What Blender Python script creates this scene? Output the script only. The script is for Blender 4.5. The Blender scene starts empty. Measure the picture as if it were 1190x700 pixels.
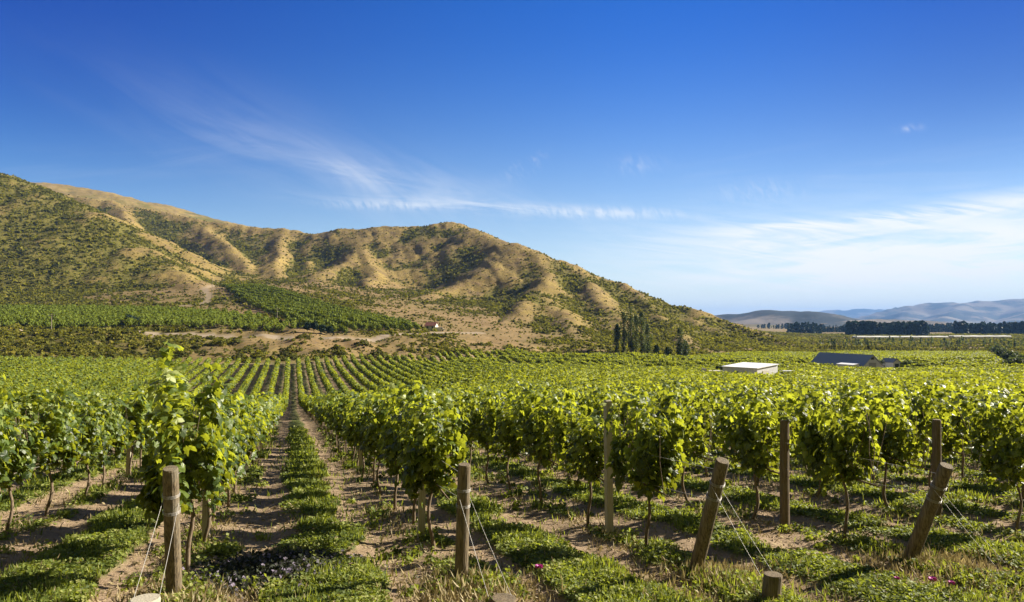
import bpy, math, random
import numpy as np
from mathutils import Vector, Matrix

random.seed(7)
R = math.radians
C = bpy.context.scene.collection
SC = bpy.context.scene

# ------------------------------------------------------------------ camera
cam = bpy.data.objects.new('camera', bpy.data.cameras.new('camera'))
C.objects.link(cam)
cam.location = (0, 0, 0)
cam.rotation_euler = (R(92.0), 0, 0)
cam.data.sensor_width = 36.0
cam.data.lens = 24.2
cam.data.clip_start = 0.05
cam.data.clip_end = 60000
SC.camera = cam

# ------------------------------------------------------------------ light
SUN_AZ = 70.0      # degrees clockwise from the view direction (+Y)
SUN_EL = 30.0
SUN_STRENGTH = 5.0
SKY_STRENGTH = 0.056
EXPOSURE = 1.38
SC.view_settings.view_transform = 'Standard'
SC.view_settings.look = 'None'
SC.view_settings.exposure = EXPOSURE
SC.view_settings.gamma = 1
SC.view_settings.use_curve_mapping = False
SC.cycles.use_denoising = True
SC.cycles.max_bounces = 6
SC.cycles.diffuse_bounces = 3
SC.cycles.transmission_bounces = 3
SC.cycles.glossy_bounces = 2
SC.cycles.volume_bounces = 0
SC.cycles.transparent_max_bounces = 6

sl = bpy.data.lights.new('sun', 'SUN')
sl.energy = SUN_STRENGTH
sl.angle = R(0.53)
sl.color = (1.0, 0.91, 0.75)
so = bpy.data.objects.new('sun', sl)
C.objects.link(so)
sdir = Vector((math.sin(R(SUN_AZ)) * math.cos(R(SUN_EL)), math.cos(R(SUN_AZ)) * math.cos(R(SUN_EL)), math.sin(R(SUN_EL))))
so.rotation_euler = sdir.to_track_quat('Z', 'Y').to_euler()
so.location = sdir * 50


class NT:
    """small helper for node trees"""
    def __init__(self, tree):
        self.t = tree
        self.n = tree.nodes
        self.l = tree.links
    def new(self, ty, **kw):
        n = self.n.new(ty)
        for k, v in kw.items():
            setattr(n, k, v)
        return n
    def put(self, sock, v):
        if isinstance(v, bpy.types.NodeSocket):
            self.l.new(v, sock)
        elif v is not None:
            if isinstance(v, (tuple, list)) and len(v) == 3 and sock.type == 'RGBA':
                v = (*v, 1)
            sock.default_value = v
    def math(self, op, a, b=None, c=None, clamp=False):
        n = self.new('ShaderNodeMath', operation=op, use_clamp=clamp)
        self.put(n.inputs[0], a)
        if b is not None: self.put(n.inputs[1], b)
        if c is not None: self.put(n.inputs[2], c)
        return n.outputs[0]
    def mix(self, f, a, b, mode='MIX'):
        n = self.new('ShaderNodeMix', data_type='RGBA', blend_type=mode)
        self.put(n.inputs[0], f); self.put(n.inputs[6], a); self.put(n.inputs[7], b)
        return n.outputs[2]
    def ramp(self, f, lo, hi):
        n = self.new('ShaderNodeMapRange', interpolation_type='SMOOTHSTEP')
        self.put(n.inputs[0], f); n.inputs[1].default_value = lo; n.inputs[2].default_value = hi
        return n.outputs[0]
    def noise(self, vec, scale, detail=4, rough=0.55, dist=0.0):
        n = self.new('ShaderNodeTexNoise')
        self.put(n.inputs['Vector'], vec)
        n.inputs['Scale'].default_value = scale
        n.inputs['Detail'].default_value = detail
        n.inputs['Roughness'].default_value = rough
        n.inputs['Distortion'].default_value = dist
        return n.outputs[0]
    def vscale(self, vec, s):
        n = self.new('ShaderNodeVectorMath', operation='MULTIPLY')
        self.put(n.inputs[0], vec); n.inputs[1].default_value = s
        return n.outputs[0]
    def attr(self, name):
        n = self.new('ShaderNodeAttribute', attribute_name=name)
        return n.outputs['Fac']


# ------------------------------------------------------------------ sky
world = bpy.data.worlds.new('World')
SC.world = world
world.use_nodes = True
W = NT(world.node_tree)
W.n.clear()
sky = W.new('ShaderNodeTexSky', sky_type='NISHITA')
sky.sun_disc = False
sky.sun_elevation = R(SUN_EL)
sky.sun_rotation = R(SUN_AZ)
sky.altitude = 300
sky.air_density = 1.0
sky.dust_density = 0.25
sky.ozone_density = 3.0
geo = W.new('ShaderNodeTexCoord')
sep = W.new('ShaderNodeSeparateXYZ')
W.put(sep.inputs[0], geo.outputs['Generated'])
dx, dy, dz = sep.outputs
ysafe = W.math('MAXIMUM', dy, 0.05)
ta = W.math('DIVIDE', dx, ysafe)
te = W.math('DIVIDE', dz, ysafe)
hs = W.new('ShaderNodeHueSaturation')
hs.inputs['Saturation'].default_value = 1.22
W.put(hs.inputs['Color'], sky.outputs[0])
# deeper blue away from the horizon, as through a polarising filter
deep = W.ramp(dz, 0.02, 0.42)
skyc = W.mix(deep, hs.outputs[0], W.mix(1.0, hs.outputs[0], (0.52, 0.70, 1.02), 'MULTIPLY'))
skyc = W.mix(W.ramp(dz, 0.14, 0.46), skyc, W.mix(1.0, skyc, (0.20, 0.72, 1.03), 'MULTIPLY'))
hi = W.ramp(dz, 0.02, 0.30)
skyc = W.mix(W.math('MULTIPLY', W.ramp(W.math('MULTIPLY', ta, -1.0), 0.0, 0.8), hi), skyc, W.mix(1.0, skyc, (0.10, 0.50, 0.82), 'MULTIPLY'))
skyc = W.mix(W.math('MULTIPLY', W.ramp(ta, 0.1, 0.8), hi), skyc, W.mix(1.0, skyc, (0.24, 0.46, 0.62), 'MULTIPLY'))
comb = W.new('ShaderNodeCombineXYZ')
W.put(comb.inputs[0], ta); W.put(comb.inputs[1], te)
def rotv(ang, sx, sy, off=0.0):
    m = W.new('ShaderNodeMapping')
    W.put(m.inputs['Vector'], comb.outputs[0])
    m.inputs['Rotation'].default_value = (0, 0, R(ang))
    mm = W.new('ShaderNodeVectorMath', operation='MULTIPLY_ADD')
    W.put(mm.inputs[0], m.outputs[0]); mm.inputs[1].default_value = (sx, sy, 1); mm.inputs[2].default_value = (off, off * .7, off)
    return mm.outputs[0]
def blob(px, py, ang, rx, ry):
    """soft ellipse round one direction of the sky"""
    a0 = (px - 595) / 800; e0 = (378 - py) / 800
    u = W.math('SUBTRACT', ta, a0); v = W.math('SUBTRACT', te, e0)
    c, s = math.cos(R(ang)), math.sin(R(ang))
    p = W.math('ADD', W.math('MULTIPLY', u, c), W.math('MULTIPLY', v, s))
    q = W.math('SUBTRACT', W.math('MULTIPLY', v, c), W.math('MULTIPLY', u, s))
    p = W.math('POWER', W.math('ABSOLUTE', W.math('DIVIDE', p, rx / 800)), 2.0)
    q = W.math('POWER', W.math('ABSOLUTE', W.math('DIVIDE', q, ry / 800)), 2.0)
    return W.math('EXPONENT', W.math('MULTIPLY', W.math('ADD', p, q), -1.0))
n_a = W.noise(rotv(-6, 2.2, 22, 3.0), 1.6, 6, 0.6, 0.8)       # long right streaks
n_b = W.noise(rotv(7, 3.0, 34, 9.0), 2.0, 5, 0.6, 1.2)
n_c = W.noise(rotv(28, 2.0, 10, 5.0), 2.0, 5, 0.62, 1.0)      # diagonal veil
n_f = W.noise(rotv(60, 22, 60, 1.0), 2.0, 3, 0.6, 0.6)        # fine ripples
terms = []
def term(mask, noise, lo, hi, amt):
    terms.append(W.math('MULTIPLY', W.math('MULTIPLY', mask, W.ramp(noise, lo, hi)), amt))
term(blob(1120, 285, 7, 260, 40), n_a, 0.30, 0.60, 1.0)
term(blob(1190, 262, 6, 190, 16), n_a, 0.2, 0.7, 0.7)
term(blob(1060, 318, 2, 230, 20), n_b, 0.34, 0.60, 0.7)
term(blob(880, 285, 3, 170, 34), n_b, 0.25, 0.7, 0.6)
term(blob(1120, 243, 9, 150, 11), n_b, 0.30, 0.55, 0.6)
term(blob(930, 262, 5, 110, 7), n_b, 0.3, 0.6, 0.45)
term(blob(560, 240, -3, 150, 7), n_b, 0.3, 0.7, 0.45)
term(blob(700, 247, -1, 80, 6), n_f, 0.35, 0.6, 0.42)
term(blob(450, 238, -1, 60, 5), n_f, 0.35, 0.6, 0.35)
term(blob(350, 185, -22, 240, 50), n_c, 0.2, 0.95, 0.13)
term(blob(430, 205, -14, 160, 12), n_b, 0.3, 0.7, 0.14)
term(blob(500, 225, -14, 220, 30), n_c, 0.3, 0.8, 0.22)
term(blob(888, 222, 3, 45, 12), n_f, 0.35, 0.75, 0.22)
term(blob(740, 190, 3, 26, 10), n_f, 0.35, 0.75, 0.18)
term(blob(1062, 147, 5, 12, 4), n_f, 0.3, 0.8, 0.35)
term(blob(610, 193, 30, 24, 8), n_f, 0.45, 0.7, 0.2)
term(blob(150, 190, 0, 200, 20), n_a, 0.4, 0.8, 0.08)
term(blob(1000, 205, 4, 300, 40), n_a, 0.4, 0.8, 0.07)
cl = terms[0]
for x in terms[1:]:
    cl = W.math('MAXIMUM', cl, x) if x is terms[1] else W.math('ADD', cl, x)
cl = W.math('MINIMUM', cl, 0.93)
# pale air low over the horizon, stronger towards the sun side
low = W.math('EXPONENT', W.math('MULTIPLY', W.math('MAXIMUM', dz, 0.0), -10.5))
side = W.ramp(ta, -0.9, 0.6)
pale = W.math('MULTIPLY', low, W.math('ADD', W.math('MULTIPLY', side, 0.62), 0.38))
CLOUD = (7.5, 7.5, 7.4)
skyc = W.mix(pale, skyc, (6.9, 7.0, 6.9))
skyc = W.mix(cl, skyc, CLOUD)
bg = W.new('ShaderNodeBackground')
W.put(bg.inputs[0], skyc)
bg.inputs[1].default_value = SKY_STRENGTH
wo = W.new('ShaderNodeOutputWorld')
W.l.new(bg.outputs[0], wo.inputs[0])

# ------------------------------------------------------------------ noise in numpy
_tabs = {}
def vnoise(x, y, seed=0):
    if seed not in _tabs:
        _tabs[seed] = np.random.RandomState(seed + 11).rand(256, 256).astype(np.float64)
    T = _tabs[seed]
    xi = np.floor(x).astype(np.int64); yi = np.floor(y).astype(np.int64)
    fx = x - xi; fy = y - yi
    fx = fx * fx * (3 - 2 * fx); fy = fy * fy * (3 - 2 * fy)
    a = T[xi & 255, yi & 255]; b = T[(xi + 1) & 255, yi & 255]
    c = T[xi & 255, (yi + 1) & 255]; d = T[(xi + 1) & 255, (yi + 1) & 255]
    return (a * (1 - fx) + b * fx) * (1 - fy) + (c * (1 - fx) + d * fx) * fy
def fbm(x, y, octs=4, seed=0, gain=0.5):
    s = 0; a = 1; t = 0
    for i in range(octs):
        s = s + a * vnoise(x * 2 ** i + 17.3 * i, y * 2 ** i - 9.1 * i, seed + i)
        t += a; a *= gain
    return s / t
def sstep(a, b, x):
    t = np.clip((x - a) / (b - a), 0, 1)
    return t * t * (3 - 2 * t)

# ------------------------------------------------------------------ the lie of the land
F = 800.0
def PX(px): return (np.asarray(px, float) - 595) / F
def P3(px, py, D): return ((px - 595) / F * D, D, (378 - py) / F * D)
TH = math.atan(0.319)
DV = np.array([-math.sin(TH), math.cos(TH)])     # along the rows, away from the camera
PV = np.array([math.cos(TH), math.sin(TH)])      # across the rows, to the right
def uv2xy(u, v): return u * PV[0] + v * DV[0], u * PV[1] + v * DV[1]
def xy2uv(x, y): return x * PV[0] + y * PV[1], x * DV[0] + y * DV[1]

near = [(-15, -0.5), (0, -1.95)]
cols = {
 -250: near + [(100, -12.45), (122, -13.6), (150, -13.0), (195, -10.8), (235, -3.0), (255, -2.0), (390, 11), (600, 35), (20000, 35)],
 0:    near + [(100, -12.45), (122, -13.8), (150, -13.2), (198, -10.7), (236, -3.0), (255, -2.0), (390, 10), (600, 35), (20000, 35)],
 340:  near + [(100, -12.45), (112, -13.6), (122, -14.2), (140, -13.9), (200, -11.9), (240, -4.0), (255, -3.0), (300, 1.5), (400, 12), (480, 26), (700, 45), (20000, 45)],
 490:  near + [(40, -6.1), (80, -9.6), (100, -11.6), (122, -12.9), (160, -13.2), (228, -12.3), (280, -5.6), (320, -2.6), (450, 9), (700, 35), (20000, 35)],
 650:  near + [(25, -4.52), (50, -6.8), (80, -9.1), (120, -11.3), (160, -12.4), (230, -13.8), (290, -14.8), (330, -10), (450, 0), (700, 20), (20000, 20)],
 800:  near + [(25, -4.48), (50, -6.4), (80, -8.4), (120, -10.75), (160, -12.7), (230, -15.3), (335, -17.0), (400, -14), (600, -5), (20000, -5)],
 945:  near + [(25, -4.48), (50, -6.4), (80, -8.4), (120, -10.75), (160, -12.7), (230, -15.4), (330, -17.6), (430, -18.8), (600, -18), (1000, -16), (3000, -10), (20000, -10)],
 1500: near + [(25, -4.48), (50, -6.4), (80, -8.4), (120, -10.75), (160, -12.7), (230, -15.4), (330, -17.6), (450, -18.8), (600, -18), (1000, -16), (3000, -10), (20000, -10)],
}
ckeys = sorted(cols)
ct = PX(ckeys)
def base_z(X, Y):
    X = np.asarray(X, float); Y = np.asarray(Y, float)
    t = np.clip(X / np.maximum(Y, 1.0), ct[0], ct[-1])
    fi = np.interp(t, ct, np.arange(len(ct)))
    w = [np.maximum(0, 1 - np.abs(fi - k)) for k in range(len(ct))]
    z = 0
    for k, key in enumerate(ckeys):
        p = np.array(cols[key], float)
        # light smoothing of the profile's corners
        zz = 0
        for q, ww in ((0.93, .25), (1.0, .5), (1.07, .25)):
            zz = zz + ww * np.interp(Y * q, p[:, 0], p[:, 1])
        z = z + w[k] * zz
    return z

RIDGES = [
 (0.50, 14, [(-700, 110, 900), (-250, 150, 820), (-80, 182, 760), (0, 201, 720), (50, 222, 690), (110, 246, 650), (165, 285, 590), (215, 322, 520), (240, 342, 470)]),
 (0.52, 14, [(10, 214, 1150), (60, 222, 1120), (110, 230, 1100), (180, 244, 1080), (225, 253, 1050), (280, 262, 1020), (340, 266, 1000), (372, 273, 980), (400, 266, 960), (450, 263, 950), (490, 262, 950), (525, 257, 940), (560, 269, 860), (600, 285, 770), (650, 304, 730), (700, 324, 690), (750, 344, 650), (800, 360, 610), (850, 378, 580), (900, 395, 520), (945, 407, 470)]),
 (0.30, 30, [(30, 212, 1600), (60, 213, 1600), (105, 219, 1600), (150, 233, 1600)]),
 (0.30, 30, [(150, 231, 1700), (172, 234, 1700), (200, 249, 1700), (255, 256, 1600), (290, 263, 1600)]),
 (0.57, 5, [(225, 252, 1050), (255, 277, 930), (275, 302, 800), (290, 324, 680), (302, 336, 560)]),
 (0.57, 5, [(130, 232, 1090), (170, 275, 900), (205, 300, 780), (235, 318, 680)]),
 (0.57, 5, [(330, 266, 1000), (325, 288, 880), (312, 306, 760), (322, 326, 640)]),
 (0.55, 5, [(372, 273, 980), (360, 300, 840), (345, 322, 700), (350, 345, 560)]),
 (0.56, 10, [(400, 266, 960), (418, 288, 850), (398, 302, 760), (374, 314, 690), (362, 340, 560), (350, 356, 470)]),
 (0.57, 5, [(418, 290, 830), (434, 318, 700), (420, 350, 540)]),
 (0.5, 6, [(450, 263, 950), (462, 290, 860), (466, 312, 760)]),
 (1.15, 2, [(603, 284, 768), (580, 284, 770), (556, 291, 776), (530, 302, 786), (505, 319, 792)]),
 (0.50, 6, [(606, 290, 735), (575, 309, 705), (545, 322, 670), (518, 332, 625), (480, 345, 550), (445, 361, 470), (420, 374, 410)]),
 (0.72, 4, [(525, 258, 940), (510, 280, 890), (494, 304, 820)]),
 (0.72, 4, [(548, 266, 890), (536, 284, 860), (517, 300, 830)]),
 (0.55, 5, [(618, 292, 750), (628, 316, 670), (629, 339, 570), (600, 360, 460), (572, 382, 385)]),
 (0.50, 6, [(629, 340, 560), (655, 368, 440), (665, 392, 365)]),
 (0.55, 5, [(665, 310, 720), (690, 338, 600), (712, 362, 500), (722, 388, 400)]),
 (0.53, 5, [(725, 334, 670), (760, 360, 570), (782, 383, 460), (795, 400, 390)]),
 (0.53, 5, [(790, 359, 615), (822, 379, 540), (845, 397, 450)]),
 (0.22, 60, [(800, 366, 3400), (850, 363, 3400), (885, 362, 3300), (930, 365, 3200), (960, 373, 3100), (990, 383, 3000)]),
 (0.25, 30, [(960, 378, 2400), (990, 375, 2600), (1020, 374, 2700), (1075, 375, 2700), (1110, 380, 2600)]),
 (0.22, 80, [(860, 370, 15000), (935, 365, 15500), (965, 361, 15500), (1000, 360, 15500), (1040, 361, 15500), (1120, 366, 15500)]),
 (0.28, 60, [(985, 374, 8500), (1020, 366, 9000), (1050, 357, 9500), (1080, 354, 9500), (1110, 350, 9500), (1140, 348, 9500), (1190, 348, 9500), (1260, 349, 9500), (1500, 354, 9500)]),
 (0.33, 40, [(1120, 353, 9300), (1100, 366, 7800), (1090, 374, 7000)]),
 (0.33, 40, [(1190, 352, 9400), (1200, 364, 7900), (1180, 373, 7000)]),
 (0.33, 40, [(1060, 358, 9400), (1040, 370, 7800)]),
]
def hills_z(X, Y):
    """smooth maximum of all the ridges; -inf-like where there are none"""
    far = sstep(280, 600, Y)
    s1 = 110.0
    wx = X + far * 18 * (fbm(X / s1, Y / s1, 3, 30) - .5) + far * 5 * (fbm(X / 26, Y / 26, 2, 40) - .5)
    wy = Y + far * 20 * (fbm(X / s1, Y / s1, 3, 50) - .5) + far * 5 * (fbm(X / 26, Y / 26, 2, 60) - .5)
    acc = np.zeros_like(X); K = 3.5
    best = np.full_like(X, -200.0)
    for slope, r, pl in RIDGES:
        pts = [P3(*p) for p in pl]
        hz = np.full_like(X, -1e4)
        for (x0, y0, z0), (x1, y1, z1) in zip(pts[:-1], pts[1:]):
            ex, ey = x1 - x0, y1 - y0
            L2 = ex * ex + ey * ey
            t = np.clip(((wx - x0) * ex + (wy - y0) * ey) / L2, 0, 1)
            d = np.hypot(wx - x0 - t * ex, wy - y0 - t * ey)
            d = np.sqrt(d * d + r * r) - r
            fall = slope * d * (1 + 0.0 * d)
            hz = np.maximum(hz, z0 + t * (z1 - z0) - fall)
        m = np.maximum(best, hz)
        acc = acc * np.exp((best - m) / K) + np.exp((hz - m) / K)
        best = m
    return best + K * np.log(np.maximum(acc, 1e-9)) - K * 0.35

def ground_z(X, Y, detail=True):
    X = np.asarray(X, float); Y = np.asarray(Y, float)
    b = base_z(X, Y)
    far = sstep(210, 300, Y)
    h = hills_z(X, Y)
    K = 6.0
    m = np.maximum(b, h)
    z = m + K * np.log(np.exp((b - m) / K) + np.exp((h - m) / K)) - K * np.exp(-np.abs(b - h) / K) * .5
    z = np.where(far > 0, z * far + b * (1 - far), b)
    on = sstep(-4, 10, h - b) * far
    if detail:
        rg = 1 - np.abs(2 * fbm(X / 70, Y / 70, 4, 70) - 1)
        # gullies run down the slope, towards the camera and to either side of it
        r2 = np.abs(2 * fbm(X / 24 + .3 * Y / 24, Y / 110, 3, 76) - 1)
        r3 = np.abs(2 * fbm(X / 26 - .5 * Y / 26, Y / 100, 3, 78) - 1)
        nr_ = 1 - sstep(2000, 3000, Y)
        z = z + nr_ * on * ((rg - .75) * 5 + (np.minimum(r2, .5) - .3) * 3.0 + (np.minimum(r3, .5) - .3) * 2.2 + (fbm(X / 8, Y / 8, 3, 80) - .5) * 2.2)
        big = sstep(2000, 3500, Y)
        z = z + big * on * ((1 - np.abs(2 * fbm(X / 900, Y / 900, 5, 72) - 1)) - .8) * 130
        bank = sstep(200, 215, Y) * (1 - sstep(300, 340, Y)) * (1 - on)
        z = z + bank * ((fbm(X / 9, Y / 9, 3, 90) - .5) * 2.6 + ((1 - np.abs(2 * fbm(X / 22, Y / 22, 3, 92) - 1)) - .7) * 3.0)
    return z, on

def ymax(t):
    return np.interp(t, PX([-400, 0, 340, 490, 650, 800, 945, 1010, 1146, 1172, 1300]), [192, 196, 199, 226, 288, 333, 428, 450, 450, 225, 150])
def gz(x, y):
    return float(ground_z(np.array([x]), np.array([y]))[0][0])

ROW0 = -1.07; ROWS = 2.67; VS = 1.76
ROWU = {-2: -6.5, -1: -3.8, 0: -1.07, 1: 1.73, 2: 4.25, 3: 6.95, 4: 9.6}
def row_u(i):
    return ROWU.get(i, ROW0 + ROWS * i - (0.0 if i < 4 else 0.05))
def clearing(x, y):
    """true where a building or a headland interrupts the vines"""
    ux, vx = xy2uv(x, y)
    out = np.zeros_like(x, bool)
    for (cx, cy, ru, rv) in ((55.5, 160, 8.5, 16), (111, 228, 10, 22), (128, 229, 7, 14)):
        cu, cv = xy2uv(cx, cy)
        out |= (np.abs(ux - cu) < ru) & (np.abs(vx - cv) < rv)
    t = x / np.maximum(y, 1)
    hl = 262 + 30 * (t - .25)
    out |= (t > PX(690)) & (t < PX(960)) & (np.abs(y - hl) < 5)
    return out

# ------------------------------------------------------------------ materials
def material(name):
    m = bpy.data.materials.new(name)
    m.use_nodes = True
    T = NT(m.node_tree)
    bsdf = T.n['Principled BSDF']
    bsdf.inputs['Specular IOR Level'].default_value = 0.3
    return m, T, bsdf
def objco(T):
    return T.new('ShaderNodeTexCoord').outputs['Object']
def bump(T, bsdf, h, strength=0.4, dist=0.02):
    b = T.new('ShaderNodeBump')
    b.inputs['Strength'].default_value = strength
    b.inputs['Distance'].default_value = dist
    T.put(b.inputs['Height'], h)
    T.l.new(b.outputs[0], bsdf.inputs['Normal'])
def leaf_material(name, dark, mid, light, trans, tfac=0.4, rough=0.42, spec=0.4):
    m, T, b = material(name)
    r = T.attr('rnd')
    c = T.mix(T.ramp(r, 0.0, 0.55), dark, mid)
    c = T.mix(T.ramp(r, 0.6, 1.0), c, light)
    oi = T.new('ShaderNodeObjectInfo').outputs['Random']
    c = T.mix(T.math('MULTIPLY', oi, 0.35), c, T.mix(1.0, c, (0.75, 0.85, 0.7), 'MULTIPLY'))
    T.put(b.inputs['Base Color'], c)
    b.inputs['Roughness'].default_value = rough
    b.inputs['Specular IOR Level'].default_value = spec
    tr = T.new('ShaderNodeBsdfTranslucent')
    T.put(tr.inputs[0], T.mix(T.ramp(r, 0.0, 0.9), tuple(.55 * x for x in trans), tuple(min(1, x * 1.6) for x in trans)))
    ms = T.new('ShaderNodeMixShader')
    ms.inputs[0].default_value = tfac
    T.l.new(b.outputs[0], ms.inputs[1]); T.l.new(tr.outputs[0], ms.inputs[2])
    T.l.new(ms.outputs[0], T.n['Material Output'].inputs[0])
    return m
M = {}
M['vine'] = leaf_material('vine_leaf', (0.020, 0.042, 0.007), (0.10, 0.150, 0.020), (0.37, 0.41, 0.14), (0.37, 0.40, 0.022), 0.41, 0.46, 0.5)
M['vine_far'] = leaf_material('vine_leaf_far', (0.024, 0.045, 0.006), (0.135, 0.185, 0.017), (0.35, 0.38, 0.065), (0.38, 0.40, 0.02), 0.41, 0.55, 0.3)
M['grass'] = leaf_material('grass_blade', (0.06, 0.09, 0.018), (0.165, 0.205, 0.038), (0.35, 0.35, 0.12), (0.30, 0.34, 0.03), 0.38, 0.6, 0.25)
M['dry'] = leaf_material('dry_grass', (0.24, 0.18, 0.09), (0.40, 0.32, 0.18), (0.55, 0.48, 0.32), (0.25, 0.2, 0.08), 0.3, 0.8, 0.15)
M['scrub'] = leaf_material('scrub', (0.05, 0.052, 0.015), (0.13, 0.13, 0.020), (0.25, 0.21, 0.035), (0.24, 0.23, 0.018), 0.32, 0.8, 0.1)
M['orchard'] = leaf_material('orchard_leaf', (0.075, 0.10, 0.012), (0.14, 0.175, 0.022), (0.22, 0.25, 0.04), (0.24, 0.27, 0.015), 0.25, 0.7, 0.1)
M['conifer'] = leaf_material('dark_foliage', (0.012, 0.026, 0.016), (0.02, 0.04, 0.022), (0.035, 0.055, 0.028), (0.02, 0.04, 0.02), 0.15, 0.7, 0.15)
M['poplar'] = leaf_material('poplar_leaf', (0.035, 0.052, 0.016), (0.085, 0.11, 0.03), (0.16, 0.18, 0.06), (0.12, 0.15, 0.025), 0.3, 0.6, 0.2)
M['purple'] = leaf_material('purple_weed', (0.03, 0.035, 0.025), (0.06, 0.07, 0.045), (0.28, 0.23, 0.33), (0.06, 0.07, 0.03), 0.3, 0.7, 0.2)

def wood(name, c1, c2, c3, scale=(60, 60, 5)):
    m, T, b = material(name)
    co = objco(T)
    n1 = T.noise(T.vscale(co, scale), 1.0, 5, 0.65)
    n2 = T.noise(co, 3.5, 4, 0.6)
    c = T.mix(T.ramp(n1, .3, .7), c1, c2)
    c = T.mix(T.ramp(n2, .45, .75), c, c3)
    T.put(b.inputs['Base Color'], c)
    b.inputs['Roughness'].default_value = .85
    bump(T, b, n1, .6, .01)
    return m
M['post'] = wood('treated_post', (0.06, 0.045, 0.03), (0.23, 0.175, 0.105), (0.21, 0.19, 0.14), (75, 75, 4))
M['pale_post'] = wood('pale_post', (0.33, 0.29, 0.21), (0.46, 0.42, 0.33), (0.30, 0.28, 0.20))
M['brown_post'] = wood('brown_post', (0.10, 0.07, 0.045), (0.20, 0.15, 0.10), (0.13, 0.11, 0.07))
M['bark'] = wood('vine_bark', (0.09, 0.06, 0.04), (0.24, 0.18, 0.12), (0.16, 0.13, 0.09), (90, 90, 14))
M['pole'] = wood('pole_wood', (0.18, 0.15, 0.11), (0.30, 0.26, 0.2), (0.24, 0.21, 0.17))

def plain(name, col, rough=.6, metal=0.0, noise=.12, nscale=2.0):
    m, T, b = material(name)
    n = T.noise(objco(T), nscale, 5, .6)
    T.put(b.inputs['Base Color'], T.mix(T.ramp(n, .3, .75), tuple(c * (1 - noise) for c in col), tuple(min(1, c * (1 + noise * .5)) for c in col)))
    b.inputs['Roughness'].default_value = rough
    b.inputs['Metallic'].default_value = metal
    return m
M['wire'] = plain('galvanised_wire', (0.45, 0.43, 0.40), .5, .4)
M['white_wall'] = plain('white_cladding', (0.70, 0.70, 0.70), .6)
M['white_roof'] = plain('white_roof', (0.86, 0.86, 0.85), .5)
M['grey_steel'] = plain('grey_steel', (0.22, 0.24, 0.26), .5)
M['gable'] = plain('gable_cladding', (0.42, 0.47, 0.56), .6)
M['dark_glass'] = plain('window_dark', (0.03, 0.035, 0.045), .2)
M['net'] = plain('white_netting', (0.78, 0.78, 0.76), .8, 0, .25, .05)
M['red_roof'] = plain('red_roof', (0.30, 0.13, 0.10), .7)
M['cream'] = plain('cream_wall', (0.60, 0.56, 0.48), .8)
M['petal'] = plain('pink_petal', (0.62, 0.12, 0.42), .6)
M['blue_roof'], T, b = material('blue_roof')
wv = T.new('ShaderNodeTexWave'); wv.inputs['Scale'].default_value = 1.6; T.put(wv.inputs['Vector'], objco(T))
T.put(b.inputs['Base Color'], T.mix(wv.outputs[1], (0.20, 0.23, 0.26), (0.27, 0.30, 0.33)))
b.inputs['Roughness'].default_value = .45

# ground: vineyard soil, grass alleys, headland, dry slopes, roads
M['ground'], T, b = material('ground')
co = objco(T)
n1 = T.noise(co, 1.3, 6, .62)
n2 = T.noise(co, 9.0, 5, .65)
n3 = T.noise(co, 45.0, 4, .7)
n4 = T.noise(co, .05, 5, .6)
soil = T.mix(T.ramp(n1, .3, .7), (0.20, 0.14, 0.085), (0.33, 0.245, 0.155))
soil = T.mix(T.ramp(n2, .4, .75), soil, (0.30, 0.22, 0.15))
soil = T.mix(T.math('MULTIPLY', T.ramp(n3, .58, .7), .6), soil, (0.12, 0.085, 0.055))
soil = T.mix(T.math('MULTIPLY', T.ramp(n3, .30, .22), .5), soil, (0.5, 0.42, 0.32))
grassc = T.mix(T.ramp(n2, .3, .7), (0.07, 0.095, 0.025), (0.13, 0.15, 0.04))
grassc = T.mix(T.math('MULTIPLY', T.ramp(n3, .5, .7), .7), grassc, (0.16, 0.13, 0.07))
c = T.mix(T.attr('grassy'), soil, grassc)
dryc = T.mix(T.ramp(n4, .3, .7), (0.20, 0.13, 0.055), (0.30, 0.205, 0.09))
nn = T.noise(co, .35, 5, .7)
dryc = T.mix(T.math('MULTIPLY', T.ramp(nn, .42, .72), .7), dryc, (0.15, 0.11, 0.06))
nf = T.noise(co, .55, 6, .8)
dryc = T.mix(T.math('MULTIPLY', T.ramp(nf, .46, .66), .75), dryc, (0.12, 0.09, 0.05))
dryc = T.mix(T.math('MULTIPLY', T.ramp(nf, .42, .30), .5), dryc, (0.33, 0.25, 0.14))
greenc = T.mix(T.ramp(nn, .35, .65), (0.11, 0.10, 0.025), (0.18, 0.145, 0.04))
greenc = T.mix(T.math('MULTIPLY', T.ramp(nf, .45, .62), .8), greenc, (0.06, 0.06, 0.02))
dryc = T.mix(T.attr('green'), dryc, greenc)
c = T.mix(T.attr('dry'), c, dryc)
c = T.mix(T.attr('road'), c, T.mix(T.ramp(nn, .3, .7), (0.25, 0.195, 0.135), (0.32, 0.26, 0.19)))
T.put(b.inputs['Base Color'], c)
b.inputs['Roughness'].default_value = .95
b.inputs['Specular IOR Level'].default_value = .1
bump(T, b, T.math('ADD', T.math('MULTIPLY', n2, .7), T.math('MULTIPLY', n3, .35)), .9, .06)
M['hill'], T, b = material('hill_ground')
co = objco(T)
a1 = T.noise(co, .012, 6, .6)
a2 = T.noise(co, .09, 6, .7)
a3 = T.noise(co, .6, 4, .75)
g = T.attr('green')
tan = T.mix(T.ramp(a1, .3, .7), (0.21, 0.155, 0.045), (0.32, 0.235, 0.075))
tan = T.mix(T.ramp(a2, .45, .7), tan, (0.23, 0.15, 0.075))
tan = T.mix(T.math('MULTIPLY', T.ramp(a3, .45, .68), .8), tan, (0.13, 0.095, 0.04))
tan = T.mix(T.ramp(T.noise(co, .045, 6, .7), .52, .68), tan, (0.165, 0.12, 0.06))
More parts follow.
